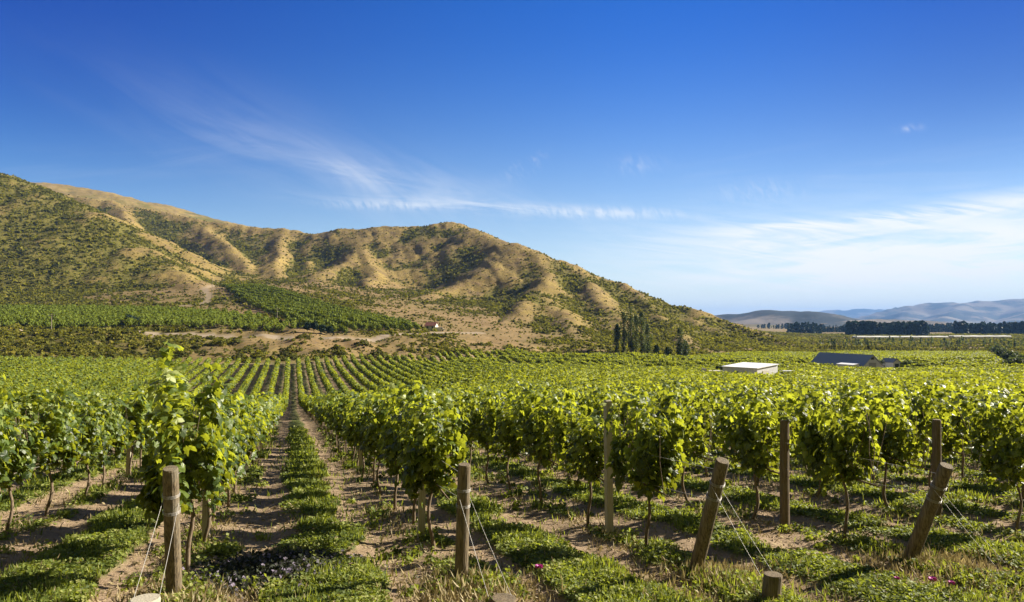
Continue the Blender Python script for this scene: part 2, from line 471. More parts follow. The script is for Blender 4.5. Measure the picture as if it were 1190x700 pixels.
grn = T.mix(T.ramp(a2, .35, .7), (0.12, 0.11, 0.022), (0.19, 0.16, 0.035))
grn = T.mix(T.math('MULTIPLY', T.ramp(a3, .45, .7), .7), grn, (0.06, 0.065, 0.02))
gm = T.ramp(T.math('ADD', g, T.math('MULTIPLY', T.math('SUBTRACT', a2, .5), .9)), .30, .75)
c = T.mix(gm, tan, grn)
c = T.mix(T.attr('road'), c, (0.34, 0.26, 0.17))
# distant ranges: greyer farmland and forest patches
fa = T.attr('farland')
fc = T.mix(T.ramp(T.noise(co, .0016, 6, .65), .42, .56), (0.20, 0.17, 0.14), (0.035, 0.045, 0.05))
c = T.mix(fa, c, fc)
T.put(b.inputs['Base Color'], c)
b.inputs['Roughness'].default_value = .95
b.inputs['Specular IOR Level'].default_value = .1
bump(T, b, T.math('ADD', T.math('MULTIPLY', a2, 1.0), T.math('MULTIPLY', a3, .35)), .8, 2.5)

# ------------------------------------------------------------------ mesh helpers
def np_mesh(name, verts, faces, mats, face_attr=None, pt_attr=None, smooth=False, midx=None):
    """verts (n,3); faces: int array (m,k) of one size, or a list of such arrays"""
    if not isinstance(faces, list): faces = [faces]
    faces = [np.asarray(f) for f in faces if len(f)]
    me = bpy.data.meshes.new(name)
    verts = np.asarray(verts, np.float32)
    me.vertices.add(len(verts)); me.vertices.foreach_set('co', verts.ravel())
    loops = np.concatenate([f.ravel() for f in faces]).astype(np.int32)
    cnt = np.concatenate([np.full(len(f), f.shape[1]) for f in faces])
    st = np.concatenate([[0], np.cumsum(cnt)[:-1]]).astype(np.int32)
    me.loops.add(len(loops)); me.loops.foreach_set('vertex_index', loops)
    me.polygons.add(len(cnt)); me.polygons.foreach_set('loop_start', st)
    if midx is not None: me.polygons.foreach_set('material_index', np.asarray(midx, np.int32))
    me.update(calc_edges=True)
    me.polygons.foreach_set('use_smooth', np.full(len(cnt), smooth))
    for m in (mats if isinstance(mats, (list, tuple)) else [mats]): me.materials.append(m)
    for k, v in (face_attr or {}).items():
        a = me.attributes.new(k, 'FLOAT', 'FACE'); a.data.foreach_set('value', np.asarray(v, np.float32))
    for k, v in (pt_attr or {}).items():
        a = me.attributes.new(k, 'FLOAT', 'POINT'); a.data.foreach_set('value', np.asarray(v, np.float32))
    return me
def link(name, me, parent=None, loc=None, rotz=None):
    o = bpy.data.objects.new(name, me)
    C.objects.link(o)
    if parent is not None: o.parent = parent
    if loc is not None: o.location = loc
    if rotz is not None: o.rotation_euler = (0, 0, rotz)
    return o
def tag(o, label=None, cat=None, group=None, kind=None):
    if label: o['label'] = label
    if cat: o['category'] = cat
    if group: o['group'] = group
    if kind: o['kind'] = kind
    return o
class MB:
    """collects polygons for one mesh"""
    def __init__(self): self.v = []; self.f = {}
    def add(self, vs, fs):
        b0 = len(self.v); self.v += [tuple(map(float, x)) for x in vs]
        for f in fs: self.f.setdefault(len(f), []).append([i + b0 for i in f])
    def tube(self, pts, rad, n=8, caps=True, jitter=0.0, rng=random):
        pts = [Vector(p) for p in pts]; rings = []
        if not hasattr(rad, '__len__'): rad = [rad] * len(pts)
        up = None; vs = []
        for i, p in enumerate(pts):
            d = (pts[min(i + 1, len(pts) - 1)] - pts[max(i - 1, 0)]).normalized()
            if up is None: up = d.orthogonal().normalized()
            s = d.cross(up).normalized(); up = s.cross(d).normalized()
            for k in range(n):
                a = 2 * math.pi * k / n
                rr = rad[i] * (1 + rng.uniform(-jitter, jitter))
                vs.append(p + (up * math.cos(a) + s * math.sin(a)) * rr)
        fs = []
        for i in range(len(pts) - 1):
            for k in range(n):
                fs.append([i * n + k, i * n + (k + 1) % n, (i + 1) * n + (k + 1) % n, (i + 1) * n + k])
        if caps:
            fs.append(list(range(n))[::-1]); fs.append([(len(pts) - 1) * n + k for k in range(n)])
        self.add(vs, fs)
        return self
    def box(self, x0, x1, y0, y1, z0, z1):
        self.add([(x, y, z) for x in (x0, x1) for y in (y0, y1) for z in (z0, z1)],
                 [[0, 1, 3, 2], [4, 6, 7, 5], [0, 4, 5, 1], [2, 3, 7, 6], [0, 2, 6, 4], [1, 5, 7, 3]])
        return self
    def mesh(self, name, mat, smooth=False):
        return np_mesh(name, np.array(self.v), [np.array(f) for f in self.f.values()], mat, smooth=smooth)

GRAPE = (np.array([(0, .35, .05), (0, .02, 0), (.22, -.15, -.03), (.42, 0, -.06), (.40, .22, .0), (.52, .42, -.09), (.30, .50, -.01), (.22, .72, -.05), (0, .95, -.12),
                   (-.22, .72, -.05), (-.30, .50, -.01), (-.52, .42, -.09), (-.40, .22, 0), (-.42, 0, -.06), (-.22, -.15, -.03)]),
         np.array([[0, i, i + 1 if i < 14 else 1] for i in range(1, 15)]))
HEX = (np.array([(0, 0, 0), (.46, .12, -.08), (.40, .62, -.1), (0, .92, -.08), (-.40, .62, -.1), (-.46, .12, -.08)]), np.array([[0, 1, 2, 3], [0, 3, 4, 5]]))
QUAD = (np.array([(-.5, -.1, -.06), (.5, 0, 0), (.42, .95, -.1), (-.45, .85, 0.05)]), np.array([[0, 1, 2, 3]]))
BLADE = (np.array([(-.08, 0, 0), (.08, 0, 0), (.05, .6, .08), (0, 1.0, .28)]), np.array([[0, 1, 2, 3]]))
def norm(a): return a / np.maximum(np.linalg.norm(a, axis=1, keepdims=True), 1e-9)
def leaves(rng, pos, nrm, tip, size, tmpl):
    """place a leaf shape at every pos; returns verts, faces, leaf index of every face"""
    n = norm(nrm); y = tip - (tip * n).sum(1, keepdims=True) * n; y = norm(y); x = np.cross(y, n)
    tv, tf = tmpl
    V = pos[:, None, :] + size[:, None, None] * (tv[None, :, 0:1] * x[:, None, :] + tv[None, :, 1:2] * y[:, None, :] + tv[None, :, 2:3] * n[:, None, :])
    N = len(pos); k = len(tv)
    Fc = (tf[None] + (np.arange(N) * k)[:, None, None]).reshape(-1, tf.shape[1])
    return V.reshape(-1, 3), Fc, np.repeat(np.arange(N), len(tf))

def canopy(rng, n, tall=1.0, wide=1.0, droop=1.0, half=.9):
    """leaf places of one trellised vine: shoots rising from the cordon, some hanging out and down"""
    k = 20
    s0 = rng.uniform(-half, half, k); kind = rng.rand(k)
    kind = rng.rand(k); drift = rng.uniform(-.3, .3, k); side = rng.choice([-1, 1], k) * rng.uniform(.04, .32, k) * wide
    L = rng.uniform(.80, 1.28, k) * tall
    L[:3] *= 1.17
    i = rng.randint(0, k, n); t = rng.rand(n) ** .85
    z = .84 + L[i] * t - .25 * (np.abs(side[i]) * t) ** 1
    s = s0[i] + drift[i] * t
    y = side[i] * np.sin(t * 1.9)
    dn = kind[i] < .25 * droop
    td = rng.rand(n)
    zz = 1.5 - td * (.80 - .5 * np.abs(s0[i]) / half) ; yy = np.sign(side[i]) * (.13 + .15 * np.sin(td * 2.2)) * wide
    z = np.where(dn, zz, z); y = np.where(dn, yy, y); s = np.where(dn, s0[i] * .7, s)
    s = s * np.interp(z, [.7, 1.1, 1.7], [.62, .82, 1.0])
    ok = z > .60; z = np.where(ok, z, .95 + .4 * rng.rand(n))
    pos = np.stack([s, y, z], 1) + rng.normal(0, .062, (n, 3))
    out = np.stack([rng.normal(0, .35, n), pos[:, 1] * 2.6 + rng.normal(0, .3, n), np.full(n, .35) + np.maximum(0, pos[:, 2] - 1.6) * 1.6], 1)
    return pos, norm(out)
def leaf_orient(rng, out, n):
    nrm = norm(out + rng.normal(0, .5, (n, 3)))
    tip = np.stack([rng.normal(0, .45, n), out[:, 1] * .5 + rng.normal(0, .3, n), np.full(n, -.8)], 1)
    return nrm, tip

# ------------------------------------------------------------------ ground and hills: one height field, split in two sheets
dense = np.radians(np.arange(-56, 56.001, .1)); ND = len(dense)
az = np.concatenate([dense, np.radians(np.arange(58, 303.5, 2.2))])
rr = [0.5]
while rr[-1] < 18500: rr.append(rr[-1] * (1.0085 if 300 < rr[-1] < 1200 else 1.0115))
rr = np.array(rr)
A, RR = np.meshgrid(az, rr)
GX = RR * np.sin(A); GY = RR * np.cos(A)
GZ, ON = ground_z(GX, GY)
U, Vv = xy2uv(GX, GY)
TT = GX / np.maximum(GY, 1)
rows_idx = np.array([row_u(i) for i in range(-130, 260)])
ph = np.interp(U, rows_idx, np.arange(-130, 260)) % 1.0      # 0 on a row, .5 mid alley
vine_area = (GY < ymax(TT) + 1) & (ON < .5) & (GY > -60)
vine_area &= Vv > 4.0 - 2 * fbm(GX, GY, 2, 3)
nA = fbm(GX / 1.1, GY / 1.1, 4, 101); nB = fbm(U / .5, Vv / 3.0, 3, 102); nC = fbm(GX / .25, GY / .25, 3, 103)
def alley_green(ph, nA, nB, nC):
    mid = np.exp(-((ph - .52) / .19) ** 2)              # grass strip
    track = np.maximum(np.exp(-((ph - .24) / .085) ** 2), np.exp(-((ph - .80) / .10) ** 2))
    under = np.exp(-(np.minimum(ph, 1 - ph) / .10) ** 2)
    g = .24 + .74 * mid - .80 * track + .12 * under + (nA - .5) * 1.7 + (nB - .5) * .7 + (nC - .5) * .7
    return sstep(.25, .62, g)
GREENN = alley_green(ph, nA, nB, nC)
head = 1 - sstep(4.5, 6.0, Vv)
hg = sstep(.38, .6, .5 + (nA - .5) * 1.6 + (nC - .5) * .8)
GREENN = GREENN * (1 - head) + hg * head
# rough soil, wheel ruts and tussocks
lod = np.exp(-GY / 60.0)
GZ = GZ + np.where(GY < 200, 1, 0) * lod * ((nA - .5) * .10 + (nC - .5) * .035 + GREENN * .03 - .05 * np.exp(-((ph - .24) / .09) ** 2) - .05 * np.exp(-((ph - .80) / .1) ** 2))
# dry ground beyond the vines
past = sstep(0, 3, GY - ymax(TT)) * (GY > 150)
dry = np.clip(past, 0, 1)
n60 = fbm(GX / 60, GY / 60, 4, 120); n15 = fbm(GX / 14, GY / 14, 4, 121); n5 = fbm(GX / 5, GY / 5, 3, 122)
def boxblur(a, k0, k1):
    c = np.cumsum(np.pad(a, ((k0 + 1, k0), (0, 0)), mode='edge'), 0); a = (c[2 * k0 + 1:] - c[:-2 * k0 - 1]) / (2 * k0 + 1)
    c = np.cumsum(np.pad(a, ((0, 0), (k1 + 1, k1)), mode='edge'), 1); return (c[:, 2 * k1 + 1:] - c[:, :-2 * k1 - 1]) / (2 * k1 + 1)
hollow = boxblur(GZ, 4, 24) - GZ
hollow = np.clip(hollow, -6, 6)
lefthill = sstep(PX(300), PX(120), TT) * (GY < 800)
rightlow = sstep(PX(560), PX(640), TT) * (1 - sstep(500, 640, GY))
green = .40 + .36 * lefthill + .26 * rightlow - .05 * dry * (ON < .5) + (n60 - .5) * 1.3 + (n15 - .5) * .8 + hollow * .10
green = np.clip(green, 0, 1)
farland = sstep(1500, 2200, GY)
def seg_dist(px):
    d = np.full(GX.shape, 1e9)
    for (x0, y0), (x1, y1) in zip(px[:-1], px[1:]):
        ex, ey = x1 - x0, y1 - y0
        t = np.clip(((GX - x0) * ex + (GY - y0) * ey) / (ex * ex + ey * ey), 0, 1)
        d = np.minimum(d, np.hypot(GX - x0 - t * ex, GY - y0 - t * ey))
    return d
def q(px, D): return ((px - 595) / F * D, D)
ROAD = [q(-60, 250), q(150, 249), q(330, 247), q(350, 244), q(420, 258), (q(480, 300)), q(520, 325), q(560, 345)]
TRACKS = [[q(-60, 392), q(100, 392), q(200, 385), q(236, 400), q(243, 430), q(236, 480), q(250, 520)], [q(232, 470), q(270, 500), q(330, 470)]]
wob = (n5 - .5) * 2.5
road = 1 - sstep(1.8, 2.8, seg_dist(ROAD) + wob * .4)
for tr in TRACKS: road = np.maximum(road, .6 * (1 - sstep(1.2, 3.4, seg_dist(tr) + wob)))
nr, na = GX.shape
idx = np.arange(nr * na).reshape(nr, na)
nxt = np.roll(idx, -1, 1)
quads = np.stack([idx[:-1], nxt[:-1], nxt[1:], idx[1:]], -1)[..., ::-1]
hillm = (ON > .5)
hq = hillm[:-1] & hillm[1:] & np.roll(hillm, -1, 1)[:-1] & np.roll(hillm, -1, 1)[1:]
verts = np.stack([GX, GY, GZ], -1).reshape(-1, 3)
def sheet(name, mask, mat, attrs, extra=None):
    f = quads[mask].reshape(-1, 4)
    used = np.unique(f); remap = np.zeros(len(verts), np.int64); remap[used] = np.arange(len(used))
    v = verts[used]; fl = [remap[f]]
    if extra:   # closes the disc round the camera
        cz = v[remap[idx[0]]][:, 2].mean()
        v = np.vstack([v, [[0, 0, cz]]]); k = len(v) - 1
        r0 = remap[idx[0]]; fl.append(np.stack([r0, np.full(na, k), np.roll(r0, -1)], 1))
    at = {k2: (np.append(a.ravel()[used], 0) if extra else a.ravel()[used]) for k2, a in attrs.items()}
    return tag(link(name, np_mesh(name, v, fl, mat, pt_attr=at, smooth=True)), kind='structure')
farsheet = (GY > 1500)
fq = farsheet[:-1]
og = sheet('ground', ~hq, M['ground'], {'grassy': GREENN * np.where(GY > 60, .8, 1), 'dry': dry, 'green': green, 'road': road}, True)
oh = sheet('hills', hq & ~fq, M['hill'], {'green': green, 'road': road, 'farland': farland})
om = sheet('distant_mountains', hq & fq, M['hill'], {'green': green, 'road': road, 'farland': farland})

# ------------------------------------------------------------------ scrub on the hill (past counting) and bank shrubs (each its own)
rng = np.random.RandomState(5)
def bush_mesh(name, rng, n, mat, rx=1.0, rz=.75, size=.45, tmpl=QUAD, colr=(0, 1)):
    d = norm(rng.normal(0, 1, (n, 3))); d[:, 2] = np.abs(d[:, 2]) * 1.0
    r = rng.uniform(.55, 1.0, n) ** .6
    lump = .75 + .5 * vnoise(d[:, 0] * 2.2 + 7, d[:, 1] * 2.2 + d[:, 2] * 2, 9)
    pos = d * (r * lump)[:, None] * np.array([rx, rx, rz])
    pos[:, 2] += .1
    nrm = norm(d + rng.normal(0, .55, (n, 3))); tip = rng.normal(0, 1, (n, 3))
    V, Fc, li = leaves(rng, pos, nrm, tip, size * rng.uniform(.6, 1.3, n), tmpl)
    rnd = rng.uniform(*colr, n)
    return np_mesh(name, V, Fc, mat, face_attr={'rnd': rnd[li]})
flatok = hq & ~fq
cellA = np.zeros((nr - 1, na)); 
cellA[:, :ND - 1] = (RR[:-1, :ND - 1] * np.radians(.1)) * (RR[1:, :ND - 1] - RR[:-1, :ND - 1])
cellA = cellA * (np.abs(TT[:-1]) < .95)
dens = np.clip((green[:-1] - .28) * 2.2, 0.10, 1.3) * np.where(n5[:-1] > .45, 1, .22) * np.where(hq, 1, np.where(GY[:-1] < 300, 6, 3)) * (road[:-1] < .2)
prob = cellA * dens * ((GY[:-1] > 203) & (GY[:-1] < 1150) & ((hq) | (dry[:-1] > .9)))
# keep the orchard terraces clear
def in_poly(x, y, poly):
    ins = np.zeros(np.shape(x), bool)
    for (x0, y0), (x1, y1) in zip(poly, poly[1:] + poly[:1]):
        c_ = ((y0 > y) != (y1 > y)) & (x < (x1 - x0) * (y - y0) / (y1 - y0 + 1e-9) + x0)
        ins ^= c_
    return ins
BLOCK1 = [q(-90, 262), q(345, 258), q(335, 275), q(250, 330), q(190, 352), q(-90, 372)]
BLOCK2 = [q(355, 262), q(400, 268), q(492, 318), q(470, 335), q(350, 425), q(300, 500), q(258, 490), q(285, 400), q(330, 300)]
for B in (BLOCK1, BLOCK2):
    prob = prob * (~in_poly(GX[:-1], GY[:-1], [tuple(p) for p in B]))
prob /= prob.sum()
NS = 210000
pick = rng.choice(prob.size, NS, p=prob.ravel())
pi_, pj = np.unravel_index(pick, prob.shape)
jx, jy = rng.rand(NS), rng.rand(NS)
def lerp2(G):
    return (G[pi_, pj] * (1 - jx) + G[pi_, pj + 1] * jx) * (1 - jy) + (G[pi_ + 1, pj] * (1 - jx) + G[pi_ + 1, pj + 1] * jx) * jy
sx, sy, sz = lerp2(GX), lerp2(GY), lerp2(GZ)
sg = green[pi_, pj]
ssz = (.42 + 1.0 * rng.rand(NS) ** 3) * (.75 + .5 * sg) * np.interp(sy, [205, 400, 900], [.5, .85, 1.25])
K = 8
d = norm(rng.normal(0, 1, (NS * K, 3))); d[:, 2] = np.abs(d[:, 2])
cen = np.repeat(np.stack([sx, sy, sz + .1], 1), K, 0); sc_ = np.repeat(ssz, K)
pos = cen + d * sc_[:, None] * np.array([1.0, 1.0, .8]) * rng.uniform(.4, .9, (NS * K, 1))
V_, F_, li = leaves(rng, pos, norm(d + rng.normal(0, .3, d.shape)), rng.normal(0, 1, d.shape), sc_ * rng.uniform(.8, 1.3, NS * K), QUAD)
rb = np.clip(np.repeat(rng.rand(NS) * .8 + .25 * sg - .1, K) + rng.uniform(-.15, .15, NS * K), 0, 1)
tag(link('hillside_scrub', np_mesh('hillside_scrub', V_, F_, M['scrub'], face_attr={'rnd': rb[li]})),
    'olive green scrub bushes dotted all over the dry hillside', 'scrub', kind='stuff')

bank_m = [bush_mesh('shrub', np.random.RandomState(200 + i), 170, M['scrub'], 1.0, .7 + .1 * (i % 3), .30, HEX, ((0, .6), (.2, 1), (.3, 1), (0, .4))[i % 4]) for i in range(8)]
k = 0
for i in range(430):
    px = rng.uniform(-20, 660) if i < 370 else rng.uniform(640, 930)
    ym = float(ymax(PX(px)))
    D = ym + rng.uniform(3, 40) ** 1.0 * (1 if px < 640 else .9)
    x, y = float(q(px, D)[0]), D
    if fbm(np.array([x / 16]), np.array([y / 16]), 2, 300)[0] < .44 and i % 5: continue
    s = rng.uniform(.6, 1.0) + (rng.rand() ** 4) * 1.6
    me = bank_m[rng.randint(8)]
    o = link('shrub', me, loc=(x, y, gz(x, y) - .15 * s), rotz=rng.uniform(0, 6.28))
    o.scale = (s * rng.uniform(.9, 1.5), s * rng.uniform(.9, 1.3), s * rng.uniform(.8, 1.2))
    tag(o, 'scrubby olive shrub on the dry bank between the vineyard and the hill', 'shrub', 'shrubs on the bank behind the vineyard')
    k += 1

# ------------------------------------------------------------------ orchard blocks on the terrace
def orchard_tree_mesh(i):
    r = np.random.RandomState(400 + i)
    n = 110
    d = norm(r.normal(0, 1, (n, 3)))
    lump = .8 + .5 * vnoise(d[:, 0] * 2 + 3 * i, d[:, 1] * 2 + d[:, 2], 13)
    pos = d * (r.uniform(.55, 1, n) * lump)[:, None] * np.array([1.0, 1.5, 1.35]) + np.array([0, 0, 2.0])
    V, Fc, li = leaves(r, pos, norm(d + r.normal(0, .5, d.shape)), r.normal(0, 1, d.shape), r.uniform(.35, .65, n), QUAD)
    mb = MB(); mb.tube([(0, 0, -.3), (.04, 0, .6), (0, .03, 1.6)], [.11, .09, .06], 5)
    Vt = np.array(mb.v); Ft = np.array(mb.f[4]) + len(V)
    rnd = r.rand(n)
    me = np_mesh('orchard_tree', np.vstack([V, Vt]), np.vstack([Fc, Ft]), [M['orchard'], M['bark']], face_attr={'rnd': np.append(rnd[li], np.zeros(len(Ft)))},
                 midx=np.append(np.zeros(len(Fc)), np.ones(len(Ft))))
    return me, V, Fc, rnd[li]
om_ = [orchard_tree_mesh(i) for i in range(6)]
spots = []
for bi, B in enumerate((BLOCK1, BLOCK2)):
    poly = [tuple(map(float, p)) for p in B]
    ang = R(8) if bi == 0 else R(43)
    ca, sa = math.cos(ang), math.sin(ang)
    for a_ in np.arange(-420, 420, 5.2):
        for b_ in np.arange(-400, 700, 2.0):
            x = a_ * ca - b_ * sa; y = a_ * sa + b_ * ca
            if 230 < y < 520: spots.append((x, y, bi))
spots = np.array(spots)
keep = (in_poly(spots[:, 0], spots[:, 1], [tuple(p) for p in BLOCK1]) & (spots[:, 2] == 0)) | (in_poly(spots[:, 0], spots[:, 1], [tuple(p) for p in BLOCK2]) & (spots[:, 2] == 1))
keep &= (spots[:, 0] / spots[:, 1] > PX(-25))
spots = spots[keep]
order = np.argsort(np.hypot(spots[:, 0], spots[:, 1]) + rng.uniform(-2, 2, len(spots)))
spots = spots[order]
spots[:, :2] += rng.normal(0, .25, (len(spots), 2))
oz, _ = ground_z(spots[:, 0], spots[:, 1])
VV, FF, RN = [], [], []; off = 0
for i, ((x, y, bi), z) in enumerate(zip(spots, oz)):
    me, V, Fc, rn = om_[rng.randint(6)]
    s = rng.uniform(.88, 1.12); a_ = R(8 if bi == 0 else 43) + rng.uniform(-.15, .15) + math.pi * rng.randint(2)
    if i < 290:
        o = link('orchard_tree', me, loc=(x, y, z), rotz=a_); o.scale = (s, s, s)
        if bi == 0: tag(o, 'small round orchard tree in the level block left of the dirt track', 'fruit tree', 'fruit trees of the level orchard block')
        else: tag(o, 'small round orchard tree in the block slanting up towards the hill', 'fruit tree', 'fruit trees of the slanting orchard block')
    else:
        ca, sa = math.cos(a_) * s, math.sin(a_) * s
        Vr = V * s; Vr = np.stack([V[:, 0] * ca - V[:, 1] * sa + x, V[:, 0] * sa + V[:, 1] * ca + y, V[:, 2] * s + z], 1)
        VV.append(Vr); FF.append(Fc + off); RN.append(rn); off += len(V)
if VV:
    tag(link('orchard_foliage', np_mesh('orchard_foliage', np.vstack(VV), np.vstack(FF), M['orchard'], face_attr={'rnd': np.concatenate(RN)})),
        'dark green orchard rows further up the terrace', 'orchard', kind='stuff')
print('orchard trees', len(spots), 'shrubs', k)

# ------------------------------------------------------------------ taller trees
def tree(name, label, cat, x, y, h, w, mat, seed, n=700, leaf=.5, narrow=False, group=None, limbs=5, sink=0):
    r = np.random.RandomState(seed)
    root = bpy.data.objects.new(name, None); C.objects.link(root)
    root.location = (x, y, gz(x, y) - .15 - sink); tag(root, label, cat, group)
    mb = MB(); th = h * (.85 if narrow else .5)
    mb.tube([(0, 0, -.3), (w * .03, 0, th * .4), (-w * .02, w * .03, th)], [h * .022, h * .016, h * .006], 7)
    tips = []
    for i in range(limbs):
        a_ = r.uniform(0, 6.28); z0 = th * r.uniform(.25, .8); l = w * (.45 if narrow else .8) * r.uniform(.6, 1)
        e = (math.cos(a_) * l, math.sin(a_) * l, z0 + l * (2.2 if narrow else .7)); tips.append(e)
        mb.tube([(0, 0, z0), (e[0] * .5, e[1] * .5, z0 + (e[2] - z0) * .55), e], [h * .009, h * .006, h * .002], 5)
    link('trunk', mb.mesh('trunk', M['bark']), root)
    # crown: many clumps of leaves on the limbs
    nc = 26 if not narrow else 34
    if narrow:
        cz = r.uniform(.08, .97, nc) * h
        prof = w * np.sin(np.clip(cz / h, .05, 1) * math.pi * .93) ** .6 * (1.05 - .35 * cz / h)
        ca_ = r.uniform(0, 6.28, nc); cr = prof * r.uniform(.1, .75, nc)
        cc = np.stack([np.cos(ca_) * cr, np.sin(ca_) * cr, cz], 1); cs = prof * r.uniform(.35, .6, nc) + .1
        stretch = np.array([1, 1, 2.0])
    else:
        dd = norm(r.normal(0, 1, (nc, 3))); cc = dd * r.uniform(.3, .8, (nc, 1)) * np.array([w, w, h * .36]) + np.array([0, 0, h * .58]); cs = w * r.uniform(.28, .48, nc)
        stretch = np.array([1, 1, .9])
    ci = r.randint(0, nc, n); dd = norm(r.normal(0, 1, (n, 3)))
    pos = cc[ci] + dd * cs[ci][:, None] * stretch * r.uniform(.5, 1, (n, 1))
    V, Fc, li = leaves(r, pos, norm(dd + r.normal(0, .5, dd.shape)), r.normal(0, 1, dd.shape), leaf * r.uniform(.6, 1.3, n), HEX)
    rnd = np.clip(r.rand(nc)[ci] * .6 + r.rand(n) * .4, 0, 1)
    link('crown', np_mesh('crown', V, Fc, mat, face_attr={'rnd': rnd[li]}), root)
    return root
pops = [(717, 322, 11, 1.3, 'short poplar at the left edge of the poplar clump below the hill'), (725, 326, 16, 1.6, 'second poplar from the left in the clump below the hill'),
        (733, 322, 18.5, 1.7, 'tallest poplar, in the middle of the clump below the hill'), (739, 326, 15.5, 1.5, 'poplar just right of the tallest poplar in the clump'),
        (746, 320, 17, 1.7, 'rounded poplar in the right half of the clump'), (753, 323, 13, 1.5, 'lower poplar at the right edge of the poplar clump'),
        (763, 322, 5.0, 1.0, 'small young poplar between the clump and the lone tall poplars'), (776, 322, 4.2, 1.3, 'lowest dark bushy tree left of the lone tall poplar'),
        (790, 325, 12.2, 1.7, 'lone tall dark poplar right of the poplar clump'), (796, 327, 7.5, 1.5, 'shorter poplar touching the lone tall poplar')]
for i, (px, D, h, w, lab) in enumerate(pops):
    x, y = q(px, D); tree('poplar_tree', lab, 'poplar', x, y, h * 1.22, w * 1.75, M['poplar'], 700 + i, 2200, .42, True, 'poplars below the hill')
tree('cypress_tree', 'dark conifer standing in a gap of the level orchard block', 'conifer', *q(152, 268), 6.5, 2.2, M['conifer'], 720, 700, .5)
tree('cypress_tree', 'smaller dark conifer leaning on the conifer in the orchard gap', 'conifer', *q(160, 270), 5.0, 1.8, M['conifer'], 721, 500, .5)
for i, (px, D, h, w, lab) in enumerate([(357, 256, 4.6, 1.8, 'dark bushy tree at the lower left corner of the slanting orchard'), (365, 257, 5.4, 1.9, 'taller dark bushy tree at the foot of the slanting orchard'),
        (374, 259, 4.4, 2.0, 'third dark bushy tree at the foot of the slanting orchard'), (384, 261, 3.8, 1.8, 'last dark bushy tree at the foot of the slanting orchard')]):
    tree('bushy_tree', lab, 'tree', *q(px, D), h, w, M['conifer'], 730 + i, 500, .5, group='dark trees below the slanting orchard')
for i, (px, D, h, w, lab) in enumerate([(1176, 235, 5.0, 4.2, 'dark spreading tree at the far right corner of the vineyard'), (1186, 262, 6.0, 4.5, 'dark round tree behind the spreading tree at the vineyard corner'),
        (1205, 300, 7.0, 5, 'dark tree beyond the right edge of the vineyard'), (1172, 300, 6.0, 4, 'dark tree lining the right edge of the far vines'),
        (1163, 360, 6.5, 4, 'second dark tree lining the right edge of the far vines'), (1158, 430, 7, 4.5, 'farthest dark tree lining the right edge of the far vines')]):
    tree('broadleaf_tree', lab, 'tree', *q(px, D), h, w, M['poplar'], 740 + i, 900, .7)
for i, (px, D, h, w, lab) in enumerate([(1026, 240, 3.6, 2.0, 'round dark tree between the blue barn and the small shed'), (1033, 243, 3.2, 1.6, 'low dark tree touching the small white shed'),
        (1053, 238, 3.0, 2.0, 'low dark tree just right of the small white shed'), (1062, 240, 2.7, 1.8, 'lowest dark tree right of the small white shed'), (836, 182, 3.6, 1.5, 'round green tree behind the left end of the white shed')]):
    tree('garden_tree', lab, 'tree', *q(px, D), h, w, M['poplar'], 760 + i, 400, .45)

def belt(name, label, px0, px1, D, h, dens, seed, mat='conifer', depth=25):
    r = np.random.RandomState(seed)
    n = int((px1 - px0) / F * D * dens)
    px = r.uniform(px0, px1, n); dd_ = D + r.uniform(-depth, depth, n)
    x = (px - 595) / F * dd_; z, _ = ground_z(x, dd_)
    hh = h * np.clip(.55 + .75 * vnoise(x / 14, x * 0 + seed, 33) + r.uniform(-.12, .2, n), .35, 1.25); K = 34
    t = r.rand(n, K) ** .8; a_ = r.uniform(0, 6.28, (n, K)); rad = hh[:, None] * .17 * (1.02 - t) ** .7
    pos = np.stack([x[:, None] + np.cos(a_) * rad, dd_[:, None] + np.sin(a_) * rad, z[:, None] + t * hh[:, None]], -1).reshape(-1, 3)
    out = np.stack([np.cos(a_), np.sin(a_), np.full(a_.shape, .4)], -1).reshape(-1, 3)
    V, Fc, li = leaves(r, pos, norm(out + r.normal(0, .4, out.shape)), r.normal(0, 1, out.shape), np.repeat(hh * .16, K) * r.uniform(.7, 1.4, n * K), QUAD)
    rn = np.repeat(r.rand(n), K)
    tag(link(name, np_mesh(name, V, Fc, M[mat], face_attr={'rnd': rn[li]})), label, 'shelter belt', kind='stuff')
belt('conifer_belt', 'long dark belt of conifers behind the white netting', 984, 1076, 1050, 16, 2.0, 810)
belt('conifer_belt', 'dark conifer belt on the right under the blue mountains', 1110, 1260, 1150, 16, 1.6, 811)
belt('conifer_belt', 'dark conifers at the foot of the brown far hills', 915, 955, 1250, 17, 1.0, 812)
belt('conifer_belt', 'broken line of far trees crossing the valley floor', 1060, 1260, 1700, 15, .5, 813)
belt('tree_belt', 'dark scrubby trees in front of the white netting', 950, 1190, 620, 5.0, .6, 814, 'poplar', 90)
belt('tree_belt', 'low green hedge along the far edge of the vineyard', 950, 1160, 480, 3.2, 1.6, 815, 'scrub', 8)
belt('conifer_belt', 'low dark wood stretching behind the other conifer belts', 955, 1260, 1420, 10, 1.5, 817)
belt('tree_belt', 'thin far trees under the pale hills', 880, 1000, 2000, 13, .35, 816)

